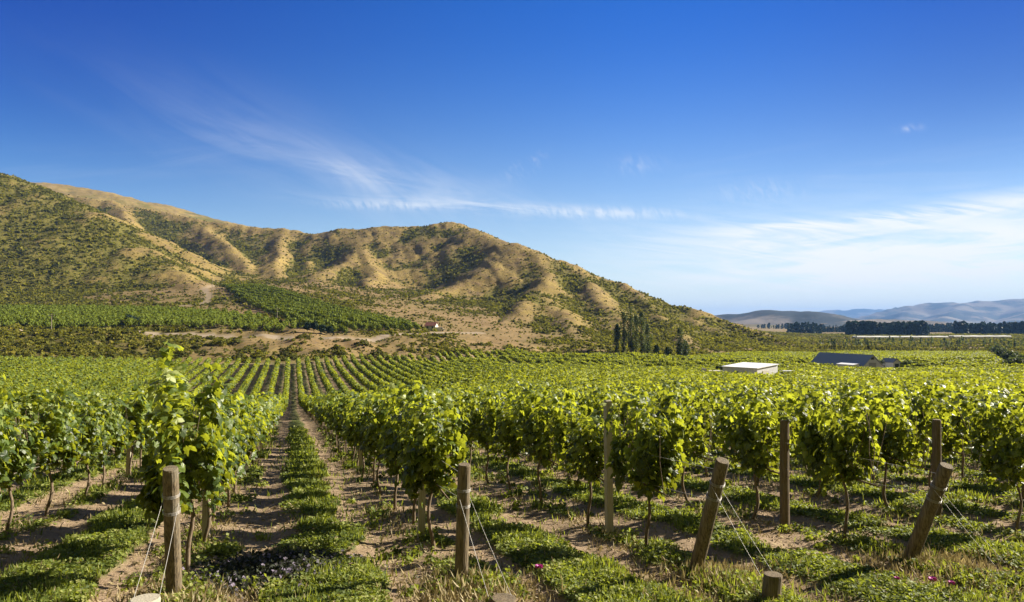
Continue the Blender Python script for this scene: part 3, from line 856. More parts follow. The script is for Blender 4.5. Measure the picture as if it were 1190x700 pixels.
# ------------------------------------------------------------------ haze
hb = MB().box(-17500, 17500, -17500, 18200, -60, 430)
mh = bpy.data.materials.new('haze'); mh.use_nodes = True
Th = NT(mh.node_tree); Th.n.clear()
pv = Th.new('ShaderNodeVolumePrincipled')
pv.inputs['Color'].default_value = (0.24, 0.50, 1.0, 1)
pv.inputs['Density'].default_value = 0.00006
pv.inputs['Anisotropy'].default_value = 0.0
ho = Th.new('ShaderNodeOutputMaterial')
Th.l.new(pv.outputs[0], ho.inputs['Volume'])
HAZE = True
if HAZE:
    tag(link('haze', hb.mesh('haze', mh)), 'thin blue air over the valley', 'haze', kind='stuff')

# ------------------------------------------------------------------ buildings
def frame_obj(name, label, cat, x, y, z, group=None):
    o = bpy.data.objects.new(name, None); C.objects.link(o); o.location = (x, y, z)
    o.rotation_euler = (0, 0, TH); tag(o, label, cat, group); return o      # local x = across the rows, local y = along them
# long white shed with a single-pitch roof
sx_, sy_ = 56.8, 160.0; szg = gz(sx_, sy_) - .2
sh = frame_obj('white_shed', 'low white shed with a bright flat roof standing among the vines', 'shed', sx_, sy_, szg)
sh.rotation_euler = (0, 0, R(37)); WX, WY = 8.4, 9.4
h0, h1 = -10.1 - szg, -9.45 - szg
w = MB(); w.add([(0, 0, 0), (WX, 0, 0), (WX, WY, 0), (0, WY, 0), (0, 0, h0), (WX, 0, h1), (WX, WY, h1), (0, WY, h0)], [[0, 1, 5, 4], [1, 2, 6, 5], [2, 3, 7, 6], [3, 0, 4, 7]])
link('wall', w.mesh('wall', M['white_wall']), sh)
w = MB(); sl_ = (h1 - h0) / WX
w.add([(-.25, -.25, h0 - .25 * sl_ + .02), (WX + .25, -.25, h1 + .25 * sl_ + .02), (WX + .25, WY + .25, h1 + .25 * sl_ + .02), (-.25, WY + .25, h0 - .25 * sl_ + .02),
       (-.25, -.25, h0 + .14), (WX + .25, -.25, h1 + .16), (WX + .25, WY + .25, h1 + .16), (-.25, WY + .25, h0 + .14)], [[0, 3, 2, 1], [4, 5, 6, 7], [0, 1, 5, 4], [1, 2, 6, 5], [2, 3, 7, 6], [3, 0, 4, 7]])
rf = link('roof', w.mesh('roof', M['white_roof']), sh)
w = MB().box(2.2, 4.8, -.06, -.004, .1, 2.2); link('door', w.mesh('door', M['cream']), sh)
w = MB().box(-.05, -.004, 5, 6.2, 1.2, 1.9); link('window', w.mesh('window', M['dark_glass']), sh)
# lean-to trailer end beside it
tr_ = frame_obj('farm_trailer', 'small pale trailer parked at the right end of the white shed', 'trailer', 64.9, 164.5, gz(64.9, 164.5))
w = MB().box(0, 3.4, 0, 1.7, .7, 1.9); link('box', w.mesh('box', M['white_wall']), tr_)
for wx_ in (.9, 2.5):
    w = MB().tube([(wx_, -.05, .38), (wx_, .15, .38)], .38, 14); link('wheel', w.mesh('wheel', M['dark_glass']), tr_)
tk = frame_obj('farm_trailer', 'low grey flatbed trailer left of the white shed', 'trailer', 50.5, 172, gz(50.5, 172))
w = MB().box(-2.5, 2.5, 0, 2, 1.5, 1.75); w.box(-2.5, -2.3, 0, 2, 1.75, 2.3); link('bed', w.mesh('bed', M['cream']), tk)
for wx_ in (-1.5, 1.5):
    w = MB().tube([(wx_, -.05, .75), (wx_, .2, .75)], .75, 14); link('wheel', w.mesh('wheel', M['dark_glass']), tk)

# blue-roofed barn, gable towards the camera
bx_, by_ = 117.0, 224.0; bz = gz(bx_, by_) - .2
ba = frame_obj('barn', 'long barn with a dark blue pitched roof and grey gable', 'barn', bx_, by_, bz)
rz_, ez = -9.84 - bz, -13.1 - bz; hw = 3.8; Lb = 23
w = MB(); w.add([(-hw, 0, 0), (hw, 0, 0), (hw, 0, ez), (0, 0, rz_ - .1), (-hw, 0, ez), (-hw, Lb, 0), (hw, Lb, 0), (hw, Lb, ez), (0, Lb, rz_ - .1), (-hw, Lb, ez)],
    [[0, 1, 2, 3, 4], [5, 9, 8, 7, 6], [0, 4, 9, 5], [1, 6, 7, 2]])
link('wall', w.mesh('wall', M['gable']), ba)
w = MB(); sr = (rz_ - ez) / hw; ov = .5
for sgn in (-1, 1):
    xo, zo = sgn * (hw + ov), ez - ov * sr
    w.add([(0, -.5, rz_), (0, Lb + .5, rz_), (xo, Lb + .5, zo), (xo, -.5, zo), (0, -.5, rz_ + .18), (0, Lb + .5, rz_ + .18), (xo, Lb + .5, zo + .18), (xo, -.5, zo + .18)],
          [[0, 1, 2, 3], [4, 7, 6, 5], [3, 2, 6, 7], [0, 3, 7, 4], [1, 5, 6, 2]])
link('roof', w.mesh('roof', M['blue_roof']), ba)
w = MB().box(-1.4, 1.4, -.08, -.005, 0, 2.6); link('door', w.mesh('door', M['grey_steel']), ba)
w = MB().box(-.6, .6, -.07, -.004, 3.6, 4.4); link('window', w.mesh('window', M['dark_glass']), ba)
wl = frame_obj('lean_to', 'low white roofed lean-to along the left eave of the blue barn', 'shed', bx_ - 5.6 * PV[0], by_ - 5.6 * PV[1], gz(bx_, by_) - .2)
w = MB(); w.add([(-1.2, 1, 0), (1.2, 1, 0), (1.2, 8, 0), (-1.2, 8, 0), (-1.2, 1, 1.9), (1.2, 1, 2.3), (1.2, 8, 2.3), (-1.2, 8, 1.9)], [[0, 1, 5, 4], [1, 2, 6, 5], [2, 3, 7, 6], [3, 0, 4, 7]])
link('wall', w.mesh('wall', M['white_wall']), wl)
w = MB(); w.add([(-1.4, .8, 1.9), (1.3, .8, 2.34), (1.3, 8.2, 2.34), (-1.4, 8.2, 1.9), (-1.4, .8, 2.0), (1.3, .8, 2.44), (1.3, 8.2, 2.44), (-1.4, 8.2, 2.0)], [[0, 3, 2, 1], [4, 5, 6, 7], [0, 1, 5, 4], [1, 2, 6, 5], [2, 3, 7, 6], [3, 0, 4, 7]])
link('roof', w.mesh('roof', M['white_roof']), wl)
# small white shed right of it
x_, y_ = q(1041, 236); z_ = gz(x_, y_)
ss = frame_obj('small_shed', 'tiny white shed with a grey roof right of the blue barn', 'shed', x_, y_, z_)
w = MB(); w.add([(-1.5, 0, 0), (1.5, 0, 0), (1.5, 0, 2.9), (0, 0, 4.0), (-1.5, 0, 2.9), (-1.5, 5, 0), (1.5, 5, 0), (1.5, 5, 2.9), (0, 5, 4.0), (-1.5, 5, 2.9)], [[0, 1, 2, 3, 4], [5, 9, 8, 7, 6], [0, 4, 9, 5], [1, 6, 7, 2]])
link('wall', w.mesh('wall', M['white_wall']), ss)
w = MB()
for sgn in (-1, 1):
    xo = sgn * 1.8; zo = 4.0 - 1.8 * 1.1 / 1.5
    w.add([(0, -.3, 4.03), (0, 5.3, 4.03), (xo, 5.3, zo + .03), (xo, -.3, zo + .03), (0, -.3, 4.15), (0, 5.3, 4.15), (xo, 5.3, zo + .15), (xo, -.3, zo + .15)], [[0, 1, 2, 3], [4, 7, 6, 5], [3, 2, 6, 7], [0, 3, 7, 4], [1, 5, 6, 2]])
link('roof', w.mesh('roof', M['grey_steel']), ss)
w = MB().box(-.9, .9, -.06, -.004, .1, 2.4); link('door', w.mesh('door', M['dark_glass']), ss)
# house by the farm road under the hill
x_, y_ = q(500, 330); z_ = gz(x_, y_)
hs_ = frame_obj('farmhouse', 'tiny cream farmhouse with a reddish roof at the end of the orchard', 'house', x_, y_, z_ - .1)
hs_.rotation_euler = (0, 0, R(-15))
w = MB(); w.add([(-2.6, 0, 0), (2.6, 0, 0), (2.6, 0, 2.2), (-2.6, 0, 2.2), (-2.6, 4, 0), (2.6, 4, 0), (2.6, 4, 2.2), (-2.6, 4, 2.2), (-2.6, 2, 3.6), (2.6, 2, 3.6)], [[0, 1, 2, 3], [4, 7, 6, 5], [0, 3, 8, 7, 4], [1, 5, 6, 9, 2]])
link('wall', w.mesh('wall', M['cream']), hs_)
w = MB()
for sgn in (-1, 1):
    yo = 2 + sgn * 2.4; zo = 3.6 - 2.4 * .7
    w.add([(-2.9, 2, 3.63), (2.9, 2, 3.63), (2.9, yo, zo), (-2.9, yo, zo), (-2.9, 2, 3.75), (2.9, 2, 3.75), (2.9, yo, zo + .12), (-2.9, yo, zo + .12)], [[0, 1, 2, 3], [4, 7, 6, 5], [3, 2, 6, 7], [0, 3, 7, 4], [1, 5, 6, 2]])
link('roof', w.mesh('roof', M['red_roof']), hs_)
for a_, b_ in ((-1.8, -1.0), (.8, 1.6)):
    w = MB().box(a_, b_, -.05, -.004, .9, 1.7); link('window', w.mesh('window', M['dark_glass']), hs_)
w = MB().box(-.45, .35, -.05, -.004, 0, 1.9); link('door', w.mesh('door', M['white_wall']), hs_)
x_, y_ = q(511, 328); z_ = gz(x_, y_)
vn = frame_obj('parked_van', 'tiny white van parked right of the cream farmhouse', 'van', x_, y_, z_)
vn.rotation_euler = (0, 0, R(5))
w = MB(); w.add([(-2.2, 0, .35), (2.2, 0, .35), (2.2, 0, 1.1), (1.5, 0, 1.2), (1.1, 0, 1.95), (-2.2, 0, 1.95), (-2.2, 1.8, .35), (2.2, 1.8, .35), (2.2, 1.8, 1.1), (1.5, 1.8, 1.2), (1.1, 1.8, 1.95), (-2.2, 1.8, 1.95)],
    [[0, 1, 2, 3, 4, 5], [6, 11, 10, 9, 8, 7], [0, 6, 7, 1], [1, 7, 8, 2], [2, 8, 9, 3], [3, 9, 10, 4], [4, 10, 11, 5], [5, 11, 6, 0]])
link('body', w.mesh('body', M['white_wall']), vn)
for wx_ in (-1.4, 1.4):
    w = MB().tube([(wx_, -.05, .33), (wx_, .2, .33)], .33, 12); link('wheel', w.mesh('wheel', M['dark_glass']), vn)
w = MB(); w.add([(1.15, -.01, 1.25), (1.45, -.01, 1.25), (1.2, -.01, 1.8), (.6, -.01, 1.8), (.6, -.01, 1.25)], [[0, 1, 2, 3, 4]]); link('side_window', w.mesh('side_window', M['dark_glass']), vn)
# white crop netting on the valley floor: long low ridged tunnels
for i, (p0, p1, D, lab) in enumerate([(995, 1102, 840, 'long white crop netting strip in front of the conifer belt'), (1108, 1175, 870, 'shorter white netting strip to the right, in front of the far conifers')]):
    xa, xb = q(p0, D)[0], q(p1, D)[0]; z_ = gz((xa + xb) / 2, D)
    ntg = bpy.data.objects.new('crop_netting', None); C.objects.link(ntg); ntg.location = (xa, D, z_); tag(ntg, lab, 'netting')
    w = MB(); L = xb - xa; nb = 9; N_ = int(L / 5)
    prof = [(0, 0), (0, 2.2), (2, 3.4), (4, 2.4), (6, 3.4), (8, 2.4), (10, 3.4), (12, 2.2), (12, 0)]
    vs = [(ix * L / N_, py_, pz + .12 * math.sin(ix * 1.7 + py_)) for ix in range(N_ + 1) for py_, pz in prof]
    w.add(vs, [[ix * nb + j, (ix + 1) * nb + j, (ix + 1) * nb + j + 1, ix * nb + j + 1] for ix in range(N_) for j in range(nb - 1)])
    link('net', w.mesh('net', M['net']), ntg)
# utility poles
for i, (px, D, h, lab) in enumerate([(1098, 400, 9.0, 'thin utility pole standing in the far vines, the left of two'), (1112, 420, 8.5, 'thin utility pole standing in the far vines, the right of two'),
        (246, 430, 15.0, 'tall utility pole beside the dirt track on the hill foot'), (60, 256, 6.5, 'short utility pole in front of the level orchard block'), (322, 300, 5.0, 'small utility pole near the right end of the level orchard')]):
    x_, y_ = q(px, D); z_ = gz(x_, y_)
    o = bpy.data.objects.new('utility_pole', None); C.objects.link(o); o.location = (x_, y_, z_); tag(o, lab, 'pole', 'utility poles')
    w = MB().tube([(0, 0, -.5), (0, 0, h)], [.17, .12], 8); link('pole', w.mesh('pole', M['pole']), o)
    w = MB().box(-1.1, 1.1, -.06, .06, h - .75, h - .6); ca_ = link('crossarm', w.mesh('crossarm', M['pole']), o)
    w = MB()
    for ix in (-1.0, 0, 1.0): w.tube([(ix, 0, h - .6), (ix, 0, h - .42)], .05, 6)
    link('insulator', w.mesh('insulator', M['white_wall']), ca_)

# ------------------------------------------------------------------ vines
def vine_mesh(seed, n, size, tmpl, mat, **kw):
    r = np.random.RandomState(seed)
    pos, out = canopy(r, n, **kw)
    nrm, tip = leaf_orient(r, out, n)
    V, Fc, li = leaves(r, pos, nrm, tip, size * r.uniform(.65, 1.25, n), tmpl)
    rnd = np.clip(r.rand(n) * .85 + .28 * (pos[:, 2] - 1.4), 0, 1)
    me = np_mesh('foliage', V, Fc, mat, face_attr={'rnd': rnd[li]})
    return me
def trunk_mesh(seed, fine=True):
    r = random.Random(seed)
    mb = MB(); n = 9 if fine else 4
    ax, ay = r.uniform(-.12, .12), r.uniform(-.07, .07); p1, p2 = r.uniform(0, 6), r.uniform(0, 6)
    pts = []
    for i in range(n):
        t = i / (n - 1)
        pts.append((ax * math.sin(t * 3.1) + .025 * math.sin(t * 9 + p1), ay * math.sin(t * 2.7) + .02 * math.sin(t * 8 + p2), -.08 + t * .98))
    rad = [.028 - .011 * (i / (n - 1)) + (.012 if i == 0 else 0) for i in range(n)]
    mb.tube(pts, rad, 8 if fine else 4, False, .14 if fine else 0, r)
    tx, ty, tz = pts[-1]
    if fine:
        for s in (-1, 1):     # cordon arms along the fruiting wire
            mb.tube([(tx, ty, tz - .04), (tx + s * .12, ty, tz + .02), (tx + s * .45, ty * .5, .87), (tx + s * .85, 0, .86)], [.018, .016, .013, .008], 6, True, .12, r)
        for k_ in range(9):
            s0 = r.uniform(-.8, .8); y1 = r.uniform(-.2, .2)
            mb.tube([(s0, 0, .86), (s0 + r.uniform(-.08, .08), y1 * .5, 1.25), (s0 + r.uniform(-.2, .2), y1, 1.75)], [.006, .005, .003], 4, False)
    return mb.mesh('trunk', M['bark'], True)
NEAR = [vine_mesh(1000 + i, 1250, .100, GRAPE, M['vine'], half=random.uniform(.60, .76), tall=random.uniform(.92, 1.06), droop=random.uniform(.7, 1.3)) for i in range(10)]
MID = [vine_mesh(1100 + i, 620, .135, HEX, M['vine'], half=random.uniform(.68, .84), tall=random.uniform(.92, 1.05), droop=random.uniform(.7, 1.2)) for i in range(8)]
MID2 = [vine_mesh(1150 + i, 330, .19, HEX, M['vine'], tall=random.uniform(.92, 1.05), droop=random.uniform(.6, 1.1)) for i in range(6)]
BUSHY = vine_mesh(1200, 1700, .105, GRAPE, M['vine'], tall=1.19, wide=1.05, droop=1.2, half=.62)
TR = [trunk_mesh(i) for i in range(8)]
TRM = [trunk_mesh(20 + i, False) for i in range(4)]

VSTART = {-3: 8.6, -2: 8.4, -1: 8.2, 0: 8.3, 1: 8.75, 2: 8.0, 3: 7.6, 4: 7.4}
allv = []
for i in range(-125, 255):
    u = row_u(i)
    v0 = VSTART.get(i, 8.0 if i < 0 else 7.6 - .1 * min(i, 20))
    v = np.arange(v0, 520, VS)
    j = np.arange(len(v))
    x, y = uv2xy(u, v)
    t = x / np.maximum(y, .5)
    vis = (y > .8) & (np.abs(x) < .80 * y + 4.5) & (y < ymax(t))
    vis &= ~clearing(x, y)
    allv.append(np.stack([np.full(vis.sum(), i), j[vis], x[vis], y[vis]], 1))
allv = np.vstack(allv)
dist = np.hypot(allv[:, 2], allv[:, 3])
tt = allv[:, 2] / allv[:, 3]
# an occasional missing vine
miss = (rng.rand(len(allv)) < .012) & (dist > 22)
allv = allv[~miss]; dist = dist[~miss]; tt = tt[~miss]
order = np.argsort(dist + 1000 * (np.abs(tt) > .79 + 0.6 / allv[:, 3]))
allv = allv[order]; dist = dist[order]
print('vines', len(allv), 'individual reach', dist[290])
ORD = ['first', 'second', 'third', 'fourth', 'fifth', 'sixth', 'seventh', 'eighth', 'ninth', 'tenth', 'eleventh', 'twelfth', 'thirteenth', 'fourteenth', 'fifteenth', 'sixteenth',
       'seventeenth', 'eighteenth', 'nineteenth', 'twentieth', 'twenty-first', 'twenty-second', 'twenty-third', 'twenty-fourth', 'twenty-fifth', 'twenty-sixth', 'twenty-seventh', 'twenty-eighth']
ROWNAME = {0: 'the row left of the grass track', 1: 'the row right of the grass track'}
for i in range(2, 26): ROWNAME[i] = 'the %s row right of the grass track' % ORD[i - 1]
for i in range(1, 26): ROWNAME[-i] = 'the %s row left of the grass track' % ORD[i]
NI = 296
rn = random.Random(3)
for n_, (ri, j, x, y) in enumerate(allv[:NI]):
    ri, j = int(ri), int(j); D = dist[n_]
    root = bpy.data.objects.new('grapevine', None); C.objects.link(root)
    x += rn.uniform(-.04, .04) ; y += rn.uniform(-.1, .1)
    root.location = (x, y, gz(x, y) - .01)
    root.rotation_euler = (0, 0, math.pi / 2 + TH + (math.pi if rn.random() < .5 else 0))
    s = rn.uniform(.94, 1.06)
    root.scale = (.74 if (j == 0 and ri in (2, 3, 4)) else 1.0, s, s * rn.uniform(.97, 1.03))
    if j == 0 and ri in (2, 3, 4): root.location.x += .2 * DV[0] * -1; root.location.y -= .2 * DV[1]
    first = (ri == 0 and j == 0)
    if first:
        me = BUSHY; lab = 'tall bushy grapevine towering behind the leftmost leaning end post'
    else:
        me = NEAR[rn.randrange(10)] if D < 17.5 else (MID[rn.randrange(8)] if D < 30 else MID2[rn.randrange(6)])
        lab = 'green grapevine, %s vine of %s' % (ORD[j] if j < len(ORD) else 'a far', ROWNAME[ri])
        if j == 0: lab = 'green grapevine heading %s, nearest its end' % ROWNAME[ri]
    tag(root, lab, 'grapevine', 'grapevines in the near rows')
    link('foliage', me, root)
    tm = (TR[rn.randrange(8)] if D < 22 else TRM[rn.randrange(4)])
    if j < 12 and D < 30 or D < 45: link('trunk', tm, root)
rest = allv[NI:]; drest = dist[NI:]
VV, FF, RN = [], [], []; off = 0
rz_all, _ = ground_z(rest[:, 2], rest[:, 3])
for (a, bb, n, size, hx) in ((0, 60, 190, .22, HEX), (60, 110, 130, .28, QUAD), (110, 170, 90, .36, QUAD), (170, 260, 60, .46, QUAD), (260, 600, 36, .62, QUAD)):
    m = (drest >= a) & (drest < bb)
    P = rest[m][:, 2:4]; Z = rz_all[m]
    for vi in range(6):
        sel = np.arange(len(P)) % 6 == vi
        if not sel.any(): continue
        r = np.random.RandomState(int(1300 + vi + a))
        pos, out = canopy(r, n, droop=.8, half=.95)
        nrm, tip = leaf_orient(r, out, n)
        V, Fc, li = leaves(r, pos, nrm, tip, size * r.uniform(.65, 1.3, n), hx)
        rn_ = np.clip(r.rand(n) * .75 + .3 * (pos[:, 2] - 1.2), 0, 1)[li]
        Ps = P[sel]; Zs = Z[sel]; kk = len(Ps)
        sgn = np.where(rng.rand(kk) < .5, 1, -1)[:, None]
        sc1 = rng.uniform(.9, 1.1, (kk, 1))
        lx = V[None, :, 0] * sgn; ly = V[None, :, 1] * sgn * sc1; lz = V[None, :, 2] * rng.uniform(.92, 1.06, (kk, 1))
        wx = lx * DV[0] + ly * PV[0] + Ps[:, 0:1]; wy = lx * DV[1] + ly * PV[1] + Ps[:, 1:2]; wz = lz + Zs[:, None]
        VV.append(np.stack([wx, wy, wz], -1).reshape(-1, 3))
        Q4 = Fc[None] + (np.arange(kk) * len(V))[:, None, None] + off
        FF.append(Q4.reshape(-1, 4)); RN.append(np.clip(np.tile(rn_, kk) + np.repeat(rng.normal(0, .10, kk), len(rn_)), 0, 1)); off += kk * len(V)
VF = np.vstack(VV); FFa = np.vstack(FF); RNa = np.concatenate(RN)
# their trunks
m = drest < 130
P = rest[m][:, 2:4]; Z = rz_all[m]
kk = len(P); tv = np.array([(.03, 0, 0), (-.015, .026, 0), (-.015, -.026, 0), (.02, 0, .9), (-.01, .017, .9), (-.01, -.017, .9)])
TVs = (np.concatenate([P, Z[:, None]], 1)[:, None, :] + tv[None]).reshape(-1, 3)
tfc = np.array([[0, 1, 4, 3], [1, 2, 5, 4], [2, 0, 3, 5]])
TF = (tfc[None] + (np.arange(kk) * 6)[:, None, None]).reshape(-1, 4) + off
me = np_mesh('vineyard_rows', np.vstack([VF, TVs]), np.vstack([FFa, TF]), [M['vine_far'], M['bark']], face_attr={'rnd': np.append(RNa, np.zeros(len(TF)))},
             midx=np.append(np.zeros(len(FFa)), np.ones(len(TF))))
tag(link('vineyard_rows', me), 'far green vine rows running across the valley to the hill', 'vineyard', kind='stuff')
print('far faces', len(FFa))

# ------------------------------------------------------------------ posts
ROWSHORT = ROWNAME
def top_of(base, lean, h): return Vector((base[0] + lean * -DV[0], base[1] + lean * -DV[1], base[2] + h))
ENDS = [  # row, v of the foot, lean towards the anchor, height, radius, label
    (0, 7.5, .36, 1.33, .072, 'weathered leaning end post in front of the tall bushy vine'),
    (1, 7.2, .14, 1.26, .070, 'nearly upright round end post right of the grass track'),
    (2, 6.7, .54, 1.33, .074, 'thick end post leaning right, in the middle of the headland'),
    (3, 6.4, .52, 1.22, .076, 'dark end post leaning furthest right, under hanging vine leaves'),
]
ANCH = {0: (6.25, 'pale sawn anchor stump below the leftmost leaning end post'), 1: (6.2, 'low flat anchor stump at the foot of the nearly upright end post'),
        2: (5.42, 'round anchor stump in front of the thick end post leaning right')}
ends = {}
for ri, v, lean, h, rad, lab in ENDS:
    x, y = uv2xy(row_u(ri), v); z = gz(x, y)
    ax = (Vector((-DV[0] * lean, -DV[1] * lean, h))).normalized()
    L = math.hypot(lean, h)
    root = bpy.data.objects.new('end_post', None); C.objects.link(root); root.location = (x, y, z)
    tag(root, lab, 'post', 'end posts of the near rows')
    r = random.Random(ri)
    mb = MB()
    pts = [ax * s for s in (-.15, .0, L * .3, L * .6, L * .9, L - .015, L)]
    mb.tube(pts, [rad * 1.03, rad * 1.03, rad, rad * .97, rad * .95, rad * .94, rad * .86], 18, True, .012, r)
    link('post', mb.mesh('post', M['post'], False), root)
    for hh_ in (L - .28, L - .45):
        mb = MB()
        for k_ in range(3):
            c0 = ax * (hh_ + .012 * k_); n1 = ax.orthogonal().normalized(); n2 = ax.cross(n1)
            ring = [c0 + (n1 * math.cos(a_) + n2 * math.sin(a_)) * (rad + .004) for a_ in np.linspace(0, 6.283, 17)]
            mb.tube(ring, .0022, 5, False)
        link('wire_wrap', mb.mesh('wire_wrap', M['wire'], True), root)
    ends[ri] = (Vector((x, y, z)), ax, L, rad)
for ri in (0, 1, 2, 3):
    v, lab = ANCH.get(ri, (5.3, None))
    x, y = uv2xy(row_u(ri), v)
    if ri == 0: x -= .05
    if ri == 1: x += .14
    z = gz(x, y)
    hh_ = {0: .34, 1: .10, 2: .30, 3: .3}[ri]; rad = {0: .115, 1: .13, 2: .085, 3: .09}[ri]
    if lab:
        mb = MB(); r = random.Random(50 + ri)
        mb.tube([(0, 0, -.2), (.0, 0, hh_ * .5), (.015, 0, hh_ - .012), (.015, 0, hh_)], [rad * 1.03, rad, rad * .98, rad * .92], 18, True, .02, r)
        o = link('anchor_stump', mb.mesh('anchor_stump', M['post'] if ri != 0 else M['pale_post']), loc=(x, y, z)); tag(o, lab, 'stump', 'anchor stumps of the end posts')
    # two guy wires from post to anchor
    B, ax, L, prad = ends[ri]
    top = B + ax * (L - .30)
    for k_, sgn in enumerate((-1, 1)):
        a0 = top + Vector((PV[0], PV[1], 0)) * sgn * prad * .9 - ax * (.05 * k_)
        a1 = Vector((x, y, z + hh_ * .75)) + Vector((PV[0], PV[1], 0)) * sgn * (rad * .85) + Vector((.0, .0, 0))
        mid = (a0 + a1) / 2 + Vector((0, 0, -.01))
        mb = MB().tube([a0, mid, a1], .0022, 5, False)
        o = link('guy_wire', mb.mesh('guy_wire', M['wire'], True))
        nm = {0: 'leftmost leaning end post', 1: 'nearly upright end post', 2: 'thick end post leaning right', 3: 'end post leaning furthest right'}[ri]
        tag(o, ('left' if sgn < 0 else 'right') + ' one of two pale guy wires on the ' + nm, 'wire', 'guy wires of the end posts')

# intermediate posts, each its own
def mid_post_mesh(kind, seed):
    r = random.Random(seed); mb = MB()
    if kind == 'pale':
        h = 1.72; a_ = .045
        mb.add([(sx2 * a_, sy2 * a_, z2) for z2 in (-.2, h - .01) for sx2, sy2 in ((-1, -1), (1, -1), (1, 1), (-1, 1))] + [(sx2 * a_ * .8, sy2 * a_ * .8, h) for sx2, sy2 in ((-1, -1), (1, -1), (1, 1), (-1, 1))],
               [[0, 1, 5, 4], [1, 2, 6, 5], [2, 3, 7, 6], [3, 0, 4, 7], [4, 5, 9, 8], [5, 6, 10, 9], [6, 7, 11, 10], [7, 4, 8, 11], [8, 9, 10, 11]])
        return mb.mesh('trellis_post', M['pale_post'])
    mb.tube([(0, 0, -.2), (.0, .0, .9), (.01, 0, 1.68), (.01, 0, 1.71)], [.07, .067, .064, .055], 14, True, .015, r)
    return mb.mesh('trellis_post', M['brown_post'])
PM = {'pale': [mid_post_mesh('pale', i) for i in range(2)], 'brown': [mid_post_mesh('brown', i) for i in range(3)]}
POST0 = {-1: 10.3, 0: 10.1, 1: 9.55, 2: 8.85, 3: 8.55, 4: 8.3}
pc = 0
for ri in range(-14, 26):
    u = row_u(ri); v0 = POST0.get(ri, 10.2 if ri < 0 else 8.3)
    for j in range(0, 10):
        v = v0 + j * 8.8
        if ri > 4 and j > 4: break
        x, y = uv2xy(u, v)
        if y < 4 or not abs(x) < .78 * y + (3.5 if y < 14 else 0): continue
        if math.hypot(x, y) > (95 if ri in (0, 1) else 50): continue
        kind = 'pale' if ri <= 2 or rn.random() < .25 else 'brown'
        o = link('trellis_post', rn.choice(PM[kind]), loc=(x, y, gz(x, y)), rotz=TH + rn.uniform(-.15, .15))
        s = 1 + .10 * (ri == 2 and j == 0) - .08 * (ri in (3, 4))
        o.scale = (1, 1, s)
        o.rotation_euler[0] = rn.uniform(-.025, .025); o.rotation_euler[1] = rn.uniform(-.025, .025)
        tag(o, '%s trellis post, %s along %s' % ('pale square' if kind == 'pale' else 'brown round', ORD[j], ROWNAME[ri]), 'post', 'trellis posts inside the rows')
        pc += 1
print('posts', pc)
# trellis wires
for ri in (-1, 0, 1, 2, 3, 4):
    for hgt, nm in ((.86, 'lower'), (1.25, 'upper')):
        u = row_u(ri); pts = []
        if ri in ends:
            B, ax, L, rad = ends[ri]; pts.append(B + ax * min(L - .12, hgt / ax.z + .02))
        v = POST0[ri]
        while v < 60:
            x, y = uv2xy(u, v); pts.append(Vector((x, y, gz(x, y) + hgt))); v += 4.4
        mb = MB().tube(pts, .0028, 4, False)
        tag(link('trellis_wire', mb.mesh('trellis_wire', M['wire'], True)), '%s trellis wire strung along %s' % (nm, ROWNAME[ri]), 'wire', 'trellis wires')

# ------------------------------------------------------------------ ground cover near the camera
rg_ = np.random.RandomState(77)
def scatter(n, y0, y1, power=1.0):
    """points over the visible wedge of ground"""
    t = rg_.uniform(-1, 1, n); s = rg_.rand(n)
    y = y0 * (y1 / y0) ** (s ** power)
    return t * (.80 * y + 2.2), y
def near_z(x, y):
    """height of the ground sheet, with ruts, at a place near the camera"""
    a_ = np.arctan2(x, y); r_ = np.hypot(x, y)
    fa_ = (a_ - az[0]) / (az[1] - az[0]); fr_ = np.interp(r_, rr, np.arange(nr))
    i0 = np.clip(fr_.astype(int), 0, nr - 2); j0 = np.clip(fa_.astype(int), 0, ND - 2)
    fi, fj = fr_ - i0, fa_ - j0
    def L(G): return (G[i0, j0] * (1 - fj) + G[i0, j0 + 1] * fj) * (1 - fi) + (G[i0 + 1, j0] * (1 - fj) + G[i0 + 1, j0 + 1] * fj) * fi
    return L(GZ), L(GREENN), L(ph)
# clover and low broad leaves
x, y = scatter(640000, 4.6, 45, 1.0)
z, g, p_ = near_z(x, y)
kp = rg_.rand(len(x)) < g * 1.05 - .05
x, y, z = x[kp], y[kp], z[kp]; n = len(x)
sz_ = np.interp(y, [4.6, 12, 45], [.019, .034, .11]) * rg_.uniform(.6, 1.5, n)
tuss = fbm(x / .35, y / .35, 2, 210)
hgt = rg_.uniform(.0, 1, n) * (.015 + .07 * np.clip(tuss - .35, 0, 1) * 2) + .01
pos = np.stack([x, y, z + hgt], 1)
nrm = np.stack([rg_.normal(0, .6, n), rg_.normal(0, .6, n), np.ones(n)], 1)
V_, F_, li = leaves(rg_, pos, nrm, rg_.normal(0, 1, (n, 3)), sz_, QUAD)
rb = np.clip(rg_.rand(n) * .7 + (tuss - .5) * .9 + .12, 0, 1)
tag(link('clover_grass', np_mesh('clover_grass', V_, F_, M['grass'], face_attr={'rnd': rb[li]})), 'low green clover and weeds growing between the vine rows', 'ground cover', kind='stuff')
